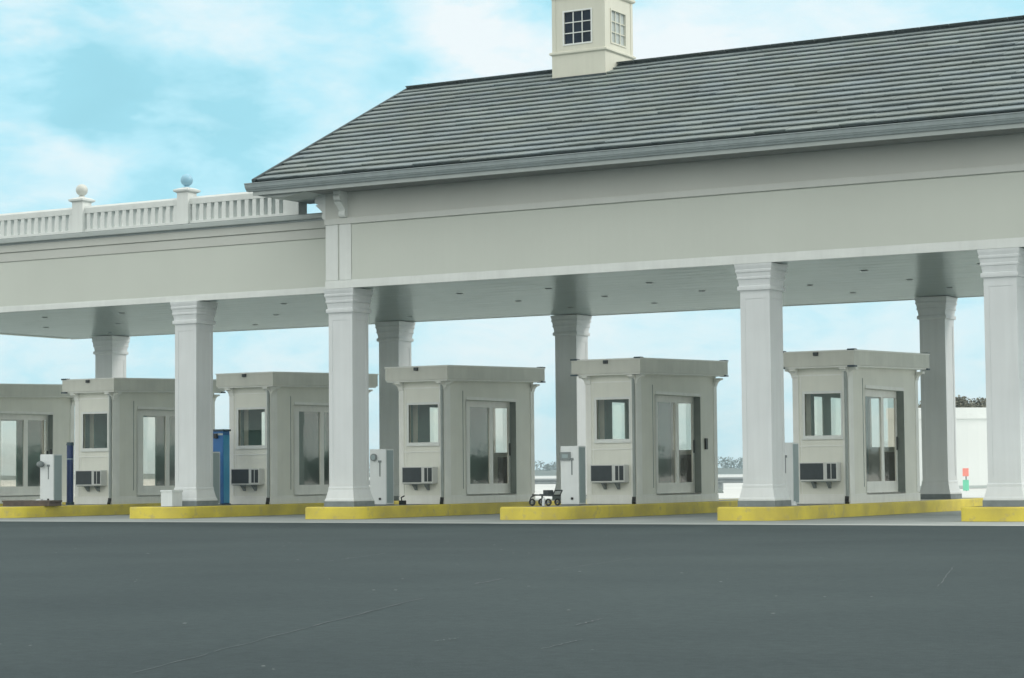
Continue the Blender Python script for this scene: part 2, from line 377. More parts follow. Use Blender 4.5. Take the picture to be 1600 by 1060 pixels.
isl_lab = {0: 'yellow kerbed island under the leftmost booth, almost hidden behind its neighbour',
           1: 'yellow kerbed island carrying the brown slab and the slim blue bollard',
           2: 'yellow kerbed island carrying the tall blue kiosk and the small white box',
           3: 'yellow kerbed island carrying the column under the gabled roof\'s left corner',
           4: 'yellow kerbed island without a front column, carrying the low black cart',
           5: 'yellow kerbed island of the booth between the two right-hand front columns',
           6: 'yellow kerbed island cut off by the right edge of the photo'}
isl0 = make_island()
for k in range(7):
    o = isl0 if k == 0 else copy_tree(isl0)
    o.location = (XC[k] - .03, 40.08, 0)
    tag(o, isl_lab[k], 'traffic island', 'yellow kerbed toll islands')

# ------------------------------------------------------------------ columns
def column_parts(parent, x, yc):
    """one column standing on an island: shaft with panels, capital, flared foot, plinth"""
    w = .32
    hgt = ZC - ZI
    c = bpy.data.objects.new('column', None)
    m = MB()
    z0, z1 = ZI + .44, ZC - .56
    m.box(x - w + .008, x + w - .008, yc - w + .008, yc + w - .008, z0, z1, skip='tb')
    # stiles and rails around a recessed panel on every face
    sw = .10
    for (dx, dy) in ((0, -1), (0, 1), (1, 0), (-1, 0)):
        def fb(u0, u1, a, b):
            if dx == 0:
                y_in, y_out = yc + dy * (w - .008), yc + dy * w
                m.box(x + u0, x + u1, min(y_in, y_out), max(y_in, y_out), a, b)
            else:
                x_in, x_out = x + dx * (w - .008), x + dx * w
                m.box(min(x_in, x_out), max(x_in, x_out), yc + u0, yc + u1, a, b)
        e = w if dx == 0 else w - .0085
        fb(-e, -w + sw, z0, z1); fb(w - sw, e, z0, z1)
        fb(-w + sw, w - sw, z0, z0 + .12); fb(-w + sw, w - sw, z1 - .14, z1)
    sh = m.build('column', M['column'], parent)
    q = MB(); q.sqlathe((x, yc, 0), [(.405, ZI), (.405, ZI + .12)]); q.build('plinth', M['plinth'], sh)
    q = MB(); q.sqlathe((x, yc, 0), [(.395, ZI + .12), (.395, ZI + .15), (.375, ZI + .19), (.335, ZI + .37), (.335, ZI + .42), (.325, ZI + .44)])
    q.build('foot', M['column'], sh)
    zt = ZC
    q = MB(); q.sqlathe((x, yc, 0), [(.325, zt - .56), (.325, zt - .54), (.362, zt - .53), (.366, zt - .49), (.362, zt - .45), (.335, zt - .44), (.338, zt - .40),
                                  (.352, zt - .32), (.368, zt - .305), (.37, zt - .27), (.362, zt - .26), (.372, zt - .19), (.39, zt - .16), (.392, zt - .125), (.382, zt - .115),
                                  (.40, zt - .05), (.405, zt - .012), (.405, zt - .003)])
    q.build('capital', M['column'], sh)
    return sh

# ------------------------------------------------------------------ gabled canopy
can = empty('toll_canopy', (XL, YF, 0), 'long gabled canopy with grey tiled roof and white cupola over the toll lanes', 'canopy')
can.location = (0, 0, 0)
def P(m, name, mt, parent=can, **k): return m.build(name, M[mt], parent, **k)
# ceiling
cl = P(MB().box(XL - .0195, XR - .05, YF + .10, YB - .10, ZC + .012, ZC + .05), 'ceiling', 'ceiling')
# recessed lights in the ceiling
for X in (-26.87, -24.50, -21.95, -19.27, -16.92, -14.4, -11.9):
    for Y in (43.4, 46.1, 48.7):
        q = MB(); q.lathe((X, Y, ZC + .012), [(.07, 0), (.085, -.008), (.065, -.008), (.055, .0)], 20)
        l = q.build('downlight', M['gutter'], cl)
        MB().cyl((X, Y, ZC + .004), .06, 0, .003, 20).build('lens', M['ac_mid'], l)
# fascia walls (front, back, ends)
for nm, y0, y1, sgn in (('front', YF, YF + .30, -1), ('back', YB - .30, YB, 1)):
    P(MB().box(XL, XR, y0 + .02, y1 - .02, ZC + .055, 7.36), 'fascia_core', 'stucco')
    yo = y0 if sgn < 0 else y1
    def slab(a, b, x0, x1, z0, z1):
        ya, yb = yo + sgn * a, yo + sgn * b
        return (x0, x1, min(ya, yb), max(ya, yb), z0, z1)
    # bottom board in two steps
    P(MB().box(*slab(.012, -.022, XL - .01, XR, ZC, 5.29)).box(*slab(.0, -.021, XL - .005, XR, 5.29, 5.315)), 'bottom_board', 'trim', bevel=.006)
    if sgn < 0:
        P(MB().box(*slab(-.001, -.022, XL + .715, XR, 5.315, 6.538)), 'stucco_panel', 'stucco')
        P(MB().box(*slab(.008, -.021, XL + .01, XL + .345, 5.315, 6.565)), 'corner_board', 'trim', bevel=.006)
        P(MB().box(*slab(.008, -.021, XL + .385, XL + .70, 5.315, 6.565)), 'corner_board', 'trim', bevel=.006)
    P(MB().box(*slab(.034, -.022, XL - .012, XR, 6.565, 6.70)), 'frieze_board', 'frieze_light', bevel=.008)
    P(MB().box(*slab(-.004, -.0215, XL, XR, 6.70, 7.33)), 'frieze', 'frieze')
# end walls
for X0, X1 in ((XL, XL + .28), (XR - .28, XR)):
    m = MB(); m.prism([(YF + .30, ZC + .056), (YB - .30, ZC + .056), (YB - .30, 7.40), (YM, 10.38), (YF + .30, 7.40)], X0 + .01, X1 - .01, 'x')
    P(m, 'gable_wall', 'stucco')
# roof : stepped courses of tiles
slope = (10.56 - 7.54) / (YM - 39.63); ang = math.atan(slope)
def roof_pt(y, up=0):    # front slope
    return 7.54 + (y - 39.63) * slope + up
XG0, XG1 = -29.93, XR + 1.2
NC = 19
def course_mesh(side):
    m = MB(); rnd = random.Random(3 + side)
    for c in range(NC):
        ya = 39.63 + (YM - 39.63) * c / NC; yb = 39.63 + (YM - 39.63) * (c + 1) / NC + .17
        x = XG0 + (rnd.uniform(-.2, 0) if c else 0); first = True
        while x < XG1:
            wd = .60 * rnd.uniform(.85, 1.15)
            xa, xb = max(x, XG0), min(x + wd - .006, XG1)
            if xb - xa > .03:
                lift = .095 + rnd.uniform(-.005, .006); tilt = rnd.uniform(-.004, .004); dy = rnd.uniform(-.014, .014)
                yy0 = ya + dy
                za0, za1 = roof_pt(yy0, lift + tilt), roof_pt(yy0, lift - tilt)
                zb = roof_pt(yb, .012)
                yc_ = yy0 + .09
                q = [(xa, yy0, za0), (xb, yy0, za1), (xb, yb, zb), (xa, yb, zb),
                     (xa, yy0 + .004, za0 - .02), (xb, yy0 + .004, za1 - .02), (xb, yc_, roof_pt(yc_, .004)), (xa, yc_, roof_pt(yc_, .004))]
                if side: q = [(a, 2 * YM - b, c2) for a, b, c2 in q]
                n = len(m.v); m.v += q
                m.f += [(n, n + 1, n + 2, n + 3), (n + 4, n + 5, n + 1, n), (n + 7, n + 6, n + 5, n + 4), (n + 4, n, n + 3, n + 7), (n + 5, n + 6, n + 2, n + 1)]
            x += wd
    return m
roof = P(MB().prism([(39.66, 7.53), (YM, 10.55), (2 * YM - 39.66, 7.53), (2 * YM - 39.66, 7.48), (YM, 10.38), (39.66, 7.48)], XG0 + .02, XG1 - .02, 'x'), 'roof', 'shade_grey')
for s in (0, 1):
    course_mesh(s).build('tile_courses', M['tile'], roof)
# ridge and verge caps
m = MB(); x = XG0 - .02
while x < XG1:
    z = 10.60 + random.uniform(-.004, .006)
    m.prism([(YM - .16, z - .055), (YM - .05, z + .015), (YM, z + .03), (YM + .05, z + .015), (YM + .16, z - .055)], x, x + .375, 'x')
    m.prism([(YM - .17, z - .055), (YM, z + .045), (YM + .17, z - .055)], x + .30, x + .37, 'x')
    x += .38
m.build('ridge_cap', M['ridge'], roof)
for sg in (0, 1):
    f = (lambda y: 2 * YM - y) if sg else (lambda y: y)
    m = MB(); m.prism([(f(39.58), roof_pt(39.58, .105)), (f(YM), roof_pt(YM, .085)), (f(YM), roof_pt(YM, -.03)), (f(39.60), roof_pt(39.60, -.03))], XG0 - .05, XG0 + .03, 'x')
    m.build('verge_cap', M['ridge'], roof)
    # rake board below the verge
    f = (lambda y: 2 * YM - y) if sg else (lambda y: y)
    MB().prism([(f(39.70), roof_pt(39.70, -.03)), (f(YM), roof_pt(YM, -.03)), (f(YM), roof_pt(YM, -.25)), (f(39.70), roof_pt(39.70, -.16))], XG0 - .02, XG0 + .02, 'x').build('rake_board', M['gutter_light'], roof)
# gutters and soffits
def gutter(sgn):
    f = (lambda y: y) if sgn < 0 else (lambda y: 2 * YM - y)
    pr = [(39.66, 7.345), (39.56, 7.345), (39.545, 7.375), (39.49, 7.43), (39.475, 7.50), (39.455, 7.51), (39.455, 7.525), (39.49, 7.525), (39.51, 7.40), (39.66, 7.40)]
    x0, x1 = XG0 - .17, XG1 + .1
    b = MB().prism([(f(y), z) for y, z in pr], x0, x1, 'x')
    g = b.build('gutter', M['gutter'], can)
    # end cap
    MB().prism([(f(y), z) for y, z in ((39.66, 7.35), (39.56, 7.35), (39.545, 7.38), (39.495, 7.435), (39.48, 7.505), (39.66, 7.50))], x0 - .006, x0 + .006, 'x').build('gutter_end', M['gutter'], g)
    MB().box(XG0 - .03, XG1, *(sorted((f(39.60), f(39.64)))), 7.255, 7.343).build('fascia_board', M['gutter_light'], can)
    MB().box(XG0, XG1, *(sorted((f(39.645), f(YF - .015)))), 7.275, 7.30).build('soffit', M['soffit'], can)
gutter(-1); gutter(1)
# boxed eave return at the corner, with a curved underside
m = MB(); pts = [(XG0 - .01, 7.27)]
for i in range(13):
    u = i / 12; pts.append((XG0 + u * 1.33, 7.27 - .085 * math.sin(math.pi * u) ** .8))
pts.append((XG0 + 1.33, 7.27))
m.prism(pts[1:], 39.70, YF - .05, 'y'); P(m, 'eave_return', 'gutter_light')
P(MB().box(XG0, XL - .015, YF - .02, YF + 1.3, 7.275, 7.45), 'eave_return', 'gutter_light')
# scroll brackets under the corner
def bracket(outline, a0, a1, axis, flip=1):
    m = MB(); m.prism(outline, a0, a1, axis); return m
def scroll(h, d):
    """profile in (outward, z), z measured down from 0"""
    p = [(0, 0), (d, 0), (d, -.07)]
    for i in range(9):
        a = math.radians(100 - i * 24)
        p.append((d - .10 + .10 * math.cos(a) * 1.0 - 0.0, -.14 - .0 + .08 * math.sin(a)))
    for i in range(8):
        t = i / 7; p.append((d * .62 * (1 - t) ** 1.3 + .10, -.24 - t * (h - .38)))
    for i in range(7):
        a = math.radians(70 - i * 26); p.append((.06 + .075 * math.cos(a), -h + .09 + .085 * math.sin(a)))
    p.append((0, -h)); return p
pf = scroll(.58, .33)
for X in (XL + .52,):
    m = MB(); m.prism([(YF + .015 - u, 7.28 + z) for u, z in pf], X - .085, X + .085, 'x'); P(m, 'bracket', 'trim', bevel=.01)
for Y in (YF + .14, YF + .62):
    m = MB(); m.prism([(XL - .002 - u, 7.28 + z) for u, z in pf], Y - .09, Y + .09, 'y'); P(m, 'bracket', 'trim', bevel=.01)
for k in (3, 5, 6): column_parts(can, XC[k], YF + .07 + .32)
for k in (3, 5, 6): column_parts(can, XC[k], YB - .07 - .32)
# cupola
CX, CW = -24.69, .715
zr = 10.2
m = MB(); m.box(CX - CW, CX + CW, YM - CW, YM + CW, 9.9, 10.87)
cu = P(m, 'cupola', 'cupola')
m = MB(); m.sqlathe((CX, YM, 0), [(CW + .01, 10.845), (CW + .05, 10.87), (CW + .05, 10.91), (CW + .01, 10.935)]); m.build('ledge', M['cupola'], cu)
# upper body made of boards around each window
ZT = 12.62
def cup_face(sx, sy, win):
    """sx,sy = outward direction"""
    m = MB(); hw = .285 if True else 0
    c = CW - .015
    wz0, wz1 = (11.10, 11.86)
    wx0, wx1 = -.385, .335
    def bb(u0, u1, a, b, d0=.0, d1=.05, mm=m):
        if sy: ya, yb = YM + sy * (c - d1), YM + sy * (c - d0); mm.box(CX + (u0 if sy < 0 else -u1), CX + (u1 if sy < 0 else -u0), min(ya, yb), max(ya, yb), a, b)
        else: xa, xb = CX + sx * (c - d1), CX + sx * (c - d0); mm.box(min(xa, xb), max(xa, xb), YM + (u0 if sx > 0 else -u1), YM + (u1 if sx > 0 else -u0), a, b)
    ce = c if sy else c - .051
    bb(-ce, wx0, 10.93, ZT); bb(wx1, ce, 10.93, ZT); bb(wx0, wx1, 10.93, wz0); bb(wx0, wx1, wz1, ZT)
    m.build('board_wall', M['cupola'], cu)
    fr = MB()
    t = .035
    bb(wx0 - t, wx0, wz0 - t, wz1 + t, -.018, -.001, fr); bb(wx1, wx1 + t, wz0 - t, wz1 + t, -.018, -.001, fr)
    bb(wx0, wx1, wz0 - t, wz0, -.018, -.001, fr); bb(wx0, wx1, wz1, wz1 + t, -.018, -.001, fr)
    w_ = (wx1 - wx0); h_ = wz1 - wz0
    for i in (1, 2):
        bb(wx0 + w_ * i / 3 - .011, wx0 + w_ * i / 3 + .011, wz0, wz1, .0, .02, fr)
        bb(wx0, wx1, wz0 + h_ * i / 3 - .011, wz0 + h_ * i / 3 + .011, .003, .018, fr)
    fr.build('window_frame', M['trim'] if not (sx > 0) else M['cupola'], cu)
    pn = MB(); bb(wx0, wx1, wz0, wz1, .035, .04, pn); pn.build('window_pane', M['navy_glass'] if win else M['louver'], cu)
    # corner boards
    for u0, u1 in ((-c - (.012 if sy else 0), -c + .09), (c - .09, c + (.012 if sy else 0))):
        cb = MB(); bb(u0, u1, 10.936, ZT - .002, -.012, -.0005, cb)
        cb.build('corner_board', M['cupola'], cu)
cup_face(0, -1, True); cup_face(0, 1, True); cup_face(1, 0, False); cup_face(-1, 0, False)
m = MB(); m.sqlathe((CX, YM, 0), [(CW + .02, 12.2), (CW + .05, 12.23), (CW + .05, 12.28), (CW + .01, 12.28)]); m.build('ledge', M['cupola'], cu)
m = MB(); m.sqlathe((CX, YM, 0), [(CW + .02, 12.62), (CW + .22, 12.66), (CW + .22, 12.78), (.05, 13.6), (.0, 13.62)]); m.build('cupola_roof', M['tile'], cu)
# lead flashing below the cupola
m = MB()
yj = YM - CW - .012
m.box(CX - CW - .03, CX + CW + .03, yj - .05, yj, roof_pt(yj, .03), roof_pt(yj, .09)); m.build('flashing', M['ridge'], cu)

# ------------------------------------------------------------------ side canopy (flat roof, balustrade)
wing = empty('side_canopy', (0, 0, 0), 'lower flat-roofed canopy with a white balustrade, left of the gabled one', 'canopy')
XE = XL - .02
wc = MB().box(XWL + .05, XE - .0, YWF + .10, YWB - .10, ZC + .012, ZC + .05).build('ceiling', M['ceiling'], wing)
for X in (-31.9, -34.28, -37.0, -39.6, -42.2):
    for Y in (43.4, 46.3, 49.0):
        q = MB(); q.lathe((X, Y, ZC + .012), [(.07, 0), (.085, -.008), (.065, -.008), (.055, .0)], 20)
        l = q.build('downlight', M['gutter'], wc)
        MB().cyl((X, Y, ZC + .004), .06, 0, .003, 20).build('lens', M['ac_mid'], l)
for (y0, y1, sg) in ((YWF, YWF + .3, -1), (YWB - .3, YWB, 1)):
    yo = y0 if sg < 0 else y1
    def sl(a, b):
        ya, yb = yo + sg * a, yo + sg * b; return min(ya, yb), max(ya, yb)
    MB().box(XWL, XE, y0 + .02, y1 - .02, ZC + .055, 6.84).build('fascia_core', M['stucco'], wing)
    MB().box(XWL - .01, XE, *sl(.012, -.022), ZC, 5.26).box(XWL - .005, XE, *sl(0, -.021), 5.26, 5.28).build('bottom_board', M['trim'], wing, bevel=.006)
    MB().box(XWL, XE, *sl(-.004, -.022), 5.28, 6.385).build('stucco_panel', M['stucco'], wing)
    MB().box(XWL - .012, XE, *sl(.016, -.021), 6.40, 6.615).build('frieze_board', M['frieze'], wing, bevel=.005)
    MB().box(XWL - .02, XE, *sl(.045, -.021), 6.63, 6.81).build('frieze_board', M['frieze'], wing, bevel=.006)
    MB().box(XWL - .03, XE, *sl(.06, -.05), 6.81, 6.85).build('cornice', M['gutter'], wing)
    MB().box(XWL - .16, XE, *sl(.16, -.08), 6.85, 6.96).build('cornice', M['gutter_light'], wing, bevel=.015)
MB().box(XWL, XWL + .28, YWF + .3, YWB - .3, ZC, 6.84).build('end_wall', M['stucco'], wing)
MB().box(XWL - .1, XE, YWF - .05, YWB + .05, 6.96, 6.985).build('flat_roof', M['shade_grey'], wing)
YR = 41.50
posts = [-30.12, -33.37, -36.67, -39.97, -43.27]
bal0 = None
for i, X in enumerate(posts):
    p = MB().box(X - .17, X + .17, YR - .17, YR + .17, 6.985, 7.76).build('balustrade_post', M['trim'], wing, bevel=.01)
    MB().sqlathe((X, YR, 0), [(.18, 7.76), (.23, 7.79), (.235, 7.83), (.15, 7.87), (.08, 7.89)]).build('post_cap', M['trim'], p)
    if i > 0:
        pr = [(.07, 7.88), (.085, 7.90), (.05, 7.93), (.048, 7.95)] + [(.148 * math.sin(math.radians(a)), 8.07 - .148 * math.cos(math.radians(a))) for a in range(25, 176, 10)]
        MB().lathe((X, YR, 0), pr, 24).build('ball_finial', M['ball_blue'] if i == 1 else M['ball'], p, smooth=True)
        xa, xb = X + .17, posts[i - 1] - .17
        r = MB().prism([(YR - .09, 7.47), (YR + .09, 7.47), (YR + .10, 7.60), (YR + .06, 7.65), (YR - .06, 7.65), (YR - .10, 7.60)], xa, xb, 'x') \
            .box(xa, xb, YR - .095, YR + .095, 6.985, 7.07).build('balustrade_rail', M['trim'], wing)
        n = 13; st = (xb - xa) / n
        for j in range(n):
            bx = xa + (j + .5) * st
            if bal0 is None:
                bal0 = MB().box(-.055, .055, -.08, .08, 0, .41).build('baluster', M['trim'], r); b = bal0
            else:
                b = bal0.copy(); COL.objects.link(b); b.parent = r
            b.location = (bx, YR, 7.065)
for k in (2,): column_parts(wing, XC[k], YWF + .01 + .32)
for k in (0, 2): column_parts(wing, XC[k], YWB - .35)

# ------------------------------------------------------------------ toll booths
HB = .625; LB = 4.2; ZB = ZI
def add_door(e, sx, yfr, dy0, dy1, dz0, dz1):
    """sliding door recessed in one long side of a booth"""
    R = .19; xo = sx * HB; xi = sx * (HB - R); lo, hi = min(xo, xi), max(xo, xi)
    rv = MB().box(lo, hi, dy0 - .03, dy0 - .001, dz0, dz1).box(lo, hi, dy0, dy1, dz1 - .001, dz1 + .03).box(lo, hi, dy0, dy1, dz0 - .03, dz0 - .001)
    xa = xo + sx * .0005; xb = xo + sx * .02
    a_, b_ = min(xa, xb), max(xa, xb)
    rv.box(a_, a_ + .010, dy0, dy1, dz1 + .002, dz1 + .07)
    d = rv.build('sliding_door', M['booth_trim'], e)
    MB().box(lo + .001, hi - .001, dy1 - .012, dy1 - .001, dz0 + .002, dz1 - .004).build('door_pocket', M['pocket'], d)
    fm = MB(); x0_, x1_ = sorted((xi - sx * .02, xi + sx * .02))
    for (a, b) in yfr: fm.box(x0_, x1_, a, b, dz0 + .005, dz1 - .005)
    for (a, b) in ((yfr[0][1], yfr[1][0]), (yfr[1][1], yfr[2][0])):
        fm.box(x0_, x1_, a, b, dz0 + .005, .73); fm.box(x0_, x1_, a, b, 2.58, dz1 - .005)
    fm.build('door_frame', M['booth_trim'] if sx > 0 else M['interior'], d)
    for q, (a, b) in enumerate(((yfr[0][1], yfr[1][0]), (yfr[1][1], yfr[2][0]))):
        xx = xi + sx * (.0 if q else -.012)
        MB().quad((xx, a, .73), (xx, b, .73), (xx, b, 2.58), (xx, a, 2.58)).build('pane', M['glass'], d)
    if sx > 0: MB().box(xi + .02, xi + .05, 3.255, 3.285, 1.42, 1.72).build('door_handle', M['chrome'], d)
LEFT_DOOR = {0: ((.50, 1.45), (2.0, 2.15), (3.0, 3.33)), 1: ((.50, 1.40), (2.0, 2.15), (3.0, 3.33)), 2: ((.50, 1.02), (1.62, 1.75), (2.6, 3.33)),
             3: ((.50, 1.0), (1.78, 1.92), (2.8, 3.33)), 4: ((.50, .84), (1.53, 1.72), (2.7, 3.33)), 5: ((.50, .64), (1.18, 1.58), (2.7, 3.33))}
def make_booth():
    """booth in local coordinates: x across, y back from the front face, z absolute"""
    e = empty('toll_booth', (0, 0, 0))
    T = .07
    def p(m, name, mt, par=e, **k): return m.build(name, M[mt], par, **k)
    top = 3.27
    # walls with openings
    w = MB()
    fx0, fx1, fz0, fz1 = -.36, .46, 1.72, 2.61      # front window
    w.box(-HB, fx0, 0, T, ZB, top); w.box(fx1, HB, 0, T, ZB, top); w.box(fx0, fx1, 0, T, ZB, fz0); w.box(fx0, fx1, 0, T, fz1, top)
    rx0, rx1, rz0, rz1 = -.5, .5, 1.50, 2.62        # rear window
    y0, y1 = LB - T, LB
    w.box(-HB, rx0, y0, y1, ZB, top); w.box(rx1, HB, y0, y1, ZB, top); w.box(rx0, rx1, y0, y1, ZB, rz0); w.box(rx0, rx1, y0, y1, rz1, top)
    dy0, dy1, dz0, dz1 = .98, 3.33, .48, 2.74        # lane door
    dy0R = dy0
    for sx in (1, -1):
        xa, xb = (HB - T, HB) if sx > 0 else (-HB, -HB + T)
        dy0 = dy0R if sx > 0 else .50
        w.box(xa, xb, T, dy0, ZB, top); w.box(xa, xb, dy1, LB - T, ZB, top); w.box(xa, xb, dy0, dy1, ZB, dz0); w.box(xa, xb, dy0, dy1, dz1, top)
    p(w, 'wall', 'booth')
    p(MB().box(-HB + T, HB - T, T, LB - T, ZB + .01, ZB + .06), 'booth_floor', 'counter')
    p(MB().box(-HB + T, HB - T, T, LB - T, 3.02, 3.06), 'booth_ceiling', 'interior')
    # inner lining and counter
    ln = MB()
    for sx in (1, -1):
        xi = sx * (HB - T - .004)
        for (a, b) in ((T, dy0R if sx > 0 else .50), (dy1, LB - T)):
            ln.box(min(xi, xi + sx * .003), max(xi, xi + sx * .003), a, b, ZB + .06, 3.02)
    p(ln, 'lining', 'interior')
    c = p(MB().box(-HB + T + .01, -.12, .30, .92, 1.02, 1.06).box(-HB + T + .03, -.16, .34, .88, ZB + .07, 1.02), 'counter', 'counter')
    p(MB().box(.02, HB - T - .01, 3.45, 4.05, ZB + .07, 1.38), 'cupboard', 'counter')
    # base moulding and corner boards
    dy0 = dy0R
    p(MB().box(-HB - .012, HB + .012, -.012, -.001, .45, .475).box(HB + .001, HB + .012, -.012, dy0 - .06, .45, .475)
      .box(-HB - .02, HB + .02, -.02, -.001, ZB + .003, .448).box(HB + .001, HB + .02, -.02, LB + .02, ZB + .003, .448).box(-HB - .02, -HB - .001, -.02, LB + .02, ZB + .003, .448), 'base_board', 'booth_trim')
    p(MB().box(-HB - .014, -HB + .12, -.014, -.0005, .478, 3.12).box(-HB - .014, -HB - .0005, -.0004, .16, .478, 3.12), 'corner_board', 'booth_trim')
    p(MB().box(HB - .13, HB - .03, -.014, -.0005, .478, 3.12), 'corner_board', 'booth_trim')
    p(MB().box(HB + .0005, HB + .016, -.016, .20, .478, 3.12).box(HB + .0005, HB + .010, .20, .26, .478, 3.1), 'corner_board', 'booth_trim')
    p(MB().box(HB + .0005, HB + .014, LB - .16, LB + .014, .478, 3.12), 'corner_board', 'booth_trim')
    # horizontal trims on the front
    p(MB().box(-HB + .12, HB - .13, -.016, -.0005, 1.485, 1.51).box(-HB + .12, HB - .13, -.008, -.0005, 2.99, 3.02).box(-HB + .165, -HB + .18, -.006, -.0005, .48, 2.98), 'front_moulding', 'booth_trim')
    # front window
    fw = MB(); t = .055
    fw.box(fx0 - t, fx0, -.02, .03, fz0 - t, fz1 + t).box(fx1, fx1 + t * .6, -.02, .03, fz0 - t, fz1 + t).box(fx0, fx1, -.02, .03, fz0 - t, fz0).box(fx0, fx1, -.02, .03, fz1, fz1 + t)
    fw.box(fx0 - t - .01, fx1 + t * .6 + .01, -.035, -.0205, fz0 - t - .03, fz0 - t + .002)
    wo = p(fw, 'window', 'trim')
    MB().quad((fx0, .02, fz0), (fx1, .02, fz0), (fx1, .02, fz1), (fx0, .02, fz1)).build('pane', M['glass_front'], wo)
    # rear window
    ro = p(MB().box(rx0 - t, rx0, LB - .01, LB + .02, rz0 - t, rz1 + t).box(rx1, rx1 + t, LB - .01, LB + .02, rz0 - t, rz1 + t).box(rx0, rx1, LB - .01, LB + .02, rz0 - t, rz0).box(rx0, rx1, LB - .01, LB + .02, rz1, rz1 + t), 'window', 'trim')
    MB().quad((rx0, LB - .02, rz0), (rx1, LB - .02, rz0), (rx1, LB - .02, rz1), (rx0, LB - .02, rz1)).build('pane', M['glass'], ro)
    add_door(e, 1, ((dy0 + .03, 1.42), (2.35, 2.50), (3.24, dy1)), dy0, dy1, dz0, dz1)
    p(MB().box(HB + .0005, HB + .008, dy0 - .16, dy0 - .145, .62, 2.95), 'groove_strip', 'slot')
    # roof with flat fascia, pitched slightly up towards the back
    RX = .87; ya, yb = -.24, 4.36
    def rz(y): return (y - ya) / (yb - ya) * .10
    rf = MB()
    def rbox(x0, x1, a, b, z0, z1):
        n = len(rf.v)
        rf.v += [(x0, a, z0 + rz(a)), (x1, a, z0 + rz(a)), (x1, b, z0 + rz(b)), (x0, b, z0 + rz(b)),
                 (x0, a, z1 + rz(a)), (x1, a, z1 + rz(a)), (x1, b, z1 + rz(b)), (x0, b, z1 + rz(b))]
        rf.f += [tuple(n + i for i in q) for q in ((3, 2, 1, 0), (4, 5, 6, 7), (0, 1, 5, 4), (1, 2, 6, 5), (2, 3, 7, 6), (3, 0, 4, 7))]
    rbox(-RX, RX, ya, yb, 3.185, 3.485)
    ro = p(rf, 'booth_roof', 'fascia')
    rf = MB(); rbox(-RX - .014, RX + .014, ya - .014, yb + .014, 3.485, 3.515); rbox(-RX + .03, RX - .03, ya + .03, yb - .03, 3.15, 3.183)
    rf.build('drip_edge', M['booth_trim'], ro)
    # small lamp on the front fascia
    MB().box(-.04, .06, ya - .05, ya - .001, 3.405, 3.478).build('fascia_lamp', M['ac_dark'], ro)
    # quarter-round corbels under the corners
    cv = MB()
    arc = [(0, 0)] + [(.16 * (1 - math.sin(math.radians(a))), -.17 * (1 - math.cos(math.radians(a))) ) for a in range(0, 91, 15)]
    arc = [(0, 0), (.17, 0), (.165, -.04)] + [(.16 - .145 * math.sin(math.radians(a)), -.04 - .145 * (1 - math.cos(math.radians(a)))) for a in range(15, 91, 15)] + [(0, -.19)]
    for (yy0, yy1) in ((-.012, .13), (LB - .13, LB + .012)):
        for sg in (1, -1):
            p(MB().prism([(sg * (HB + .018 + u), 3.148 + z + .05 * (yy0 > 1)) for u, z in arc], yy0, yy1, 'y'), 'corbel', 'booth_trim')
    for (xx0, xx1) in ((HB - .12, HB + .018), (-HB - .018, -HB + .12)):
        p(MB().prism([(-.018 - u, 3.148 + z) for u, z in arc], xx0, xx1, 'x'), 'corbel', 'booth_trim')
    # window air conditioner
    ac = MB(); ac.box(-.42, .44, -.24, .0, .75, 1.15)
    a = p(ac, 'air_conditioner', 'ac_white', bevel=.012)
    MB().box(-.395, .13, -.246, -.2405, .785, 1.13).build('grille', M['ac_mid'], a)
    m = MB()
    m.box(.215, .42, -.246, -.2405, .80, 1.12); m.build('grille', M['ac_dark'], a)
    MB().box(.30, .315, -.252, -.2465, .80, 1.12).box(.205, .43, -.255, -.2465, .765, .795).box(.205, .43, -.255, -.2465, 1.122, 1.14).build('bezel', M['ac_white'], a)
    m = MB()
    for i in range(15): m.box(-.39, .125, -.250, -.2465, .80 + i * .022, .806 + i * .022)
    m.build('louvre', M['ac_dark'], a)
    p(MB().prism([(-.20, .748), (-.02, .748), (-.02, .60), (-.05, .60)], -.18, -.12, 'x').prism([(-.20, .748), (-.02, .748), (-.02, .60), (-.05, .60)], .16, .22, 'x').box(-.38, .40, -.22, -.19, .735, .748), 'ac_bracket', 'slot')
    # downpipe on the front corner with a black shoe
    dp = p(MB().tube([(HB - .035, -.05, 3.15), (HB - .035, -.05, .42)], .034, 10), 'downpipe', 'pipe_grey')
    MB().tube([(HB - .045, -.05, .43), (HB - .05, -.055, .36), (HB - .03, -.10, .31), (HB - .01, -.13, .285)], .045, 10).build('shoe', M['black'], dp)
    return e
def clip(par, x, y, z, w=.16):
    MB().box(x - w / 2, x + w / 2, y - w / 2, y + w / 2, z, z + .035).build('corner_clip', M['teal_dark'], par)
booth0 = make_booth(); booth_of = {}
bl = {0: 'toll booth cut off by the left edge of the photo',
      1: 'toll booth just right of the slim blue bollard, partly behind a column',
      2: 'toll booth right of the tall blue kiosk, its door half hidden by a column',
      3: 'toll booth between the dial-fronted white cabinet and the low black cart',
      4: 'toll booth with a small black intercom on the wall right of its door',
      5: 'nearest and largest toll booth, between the two right-hand front columns'}
clips = {1: ((-.80, -.20, 3.50), (-.80, -.20, 3.15), (.80, 4.30, 3.60), (.80, 4.30, 3.24)),
         3: ((.80, 4.30, 3.60), (.80, 4.30, 3.24)),
         4: ((-.80, -.20, 3.50), (-.80, -.20, 3.15), (.80, -.18, 3.50), (.80, 4.30, 3.60), (.80, 4.30, 3.24)),
         5: ((-.80, -.20, 3.50), (-.80, -.20, 3.15), (.80, -.18, 3.50), (.80, -.18, 3.15), (.80, 4.30, 3.60), (.80, 4.30, 3.24))}
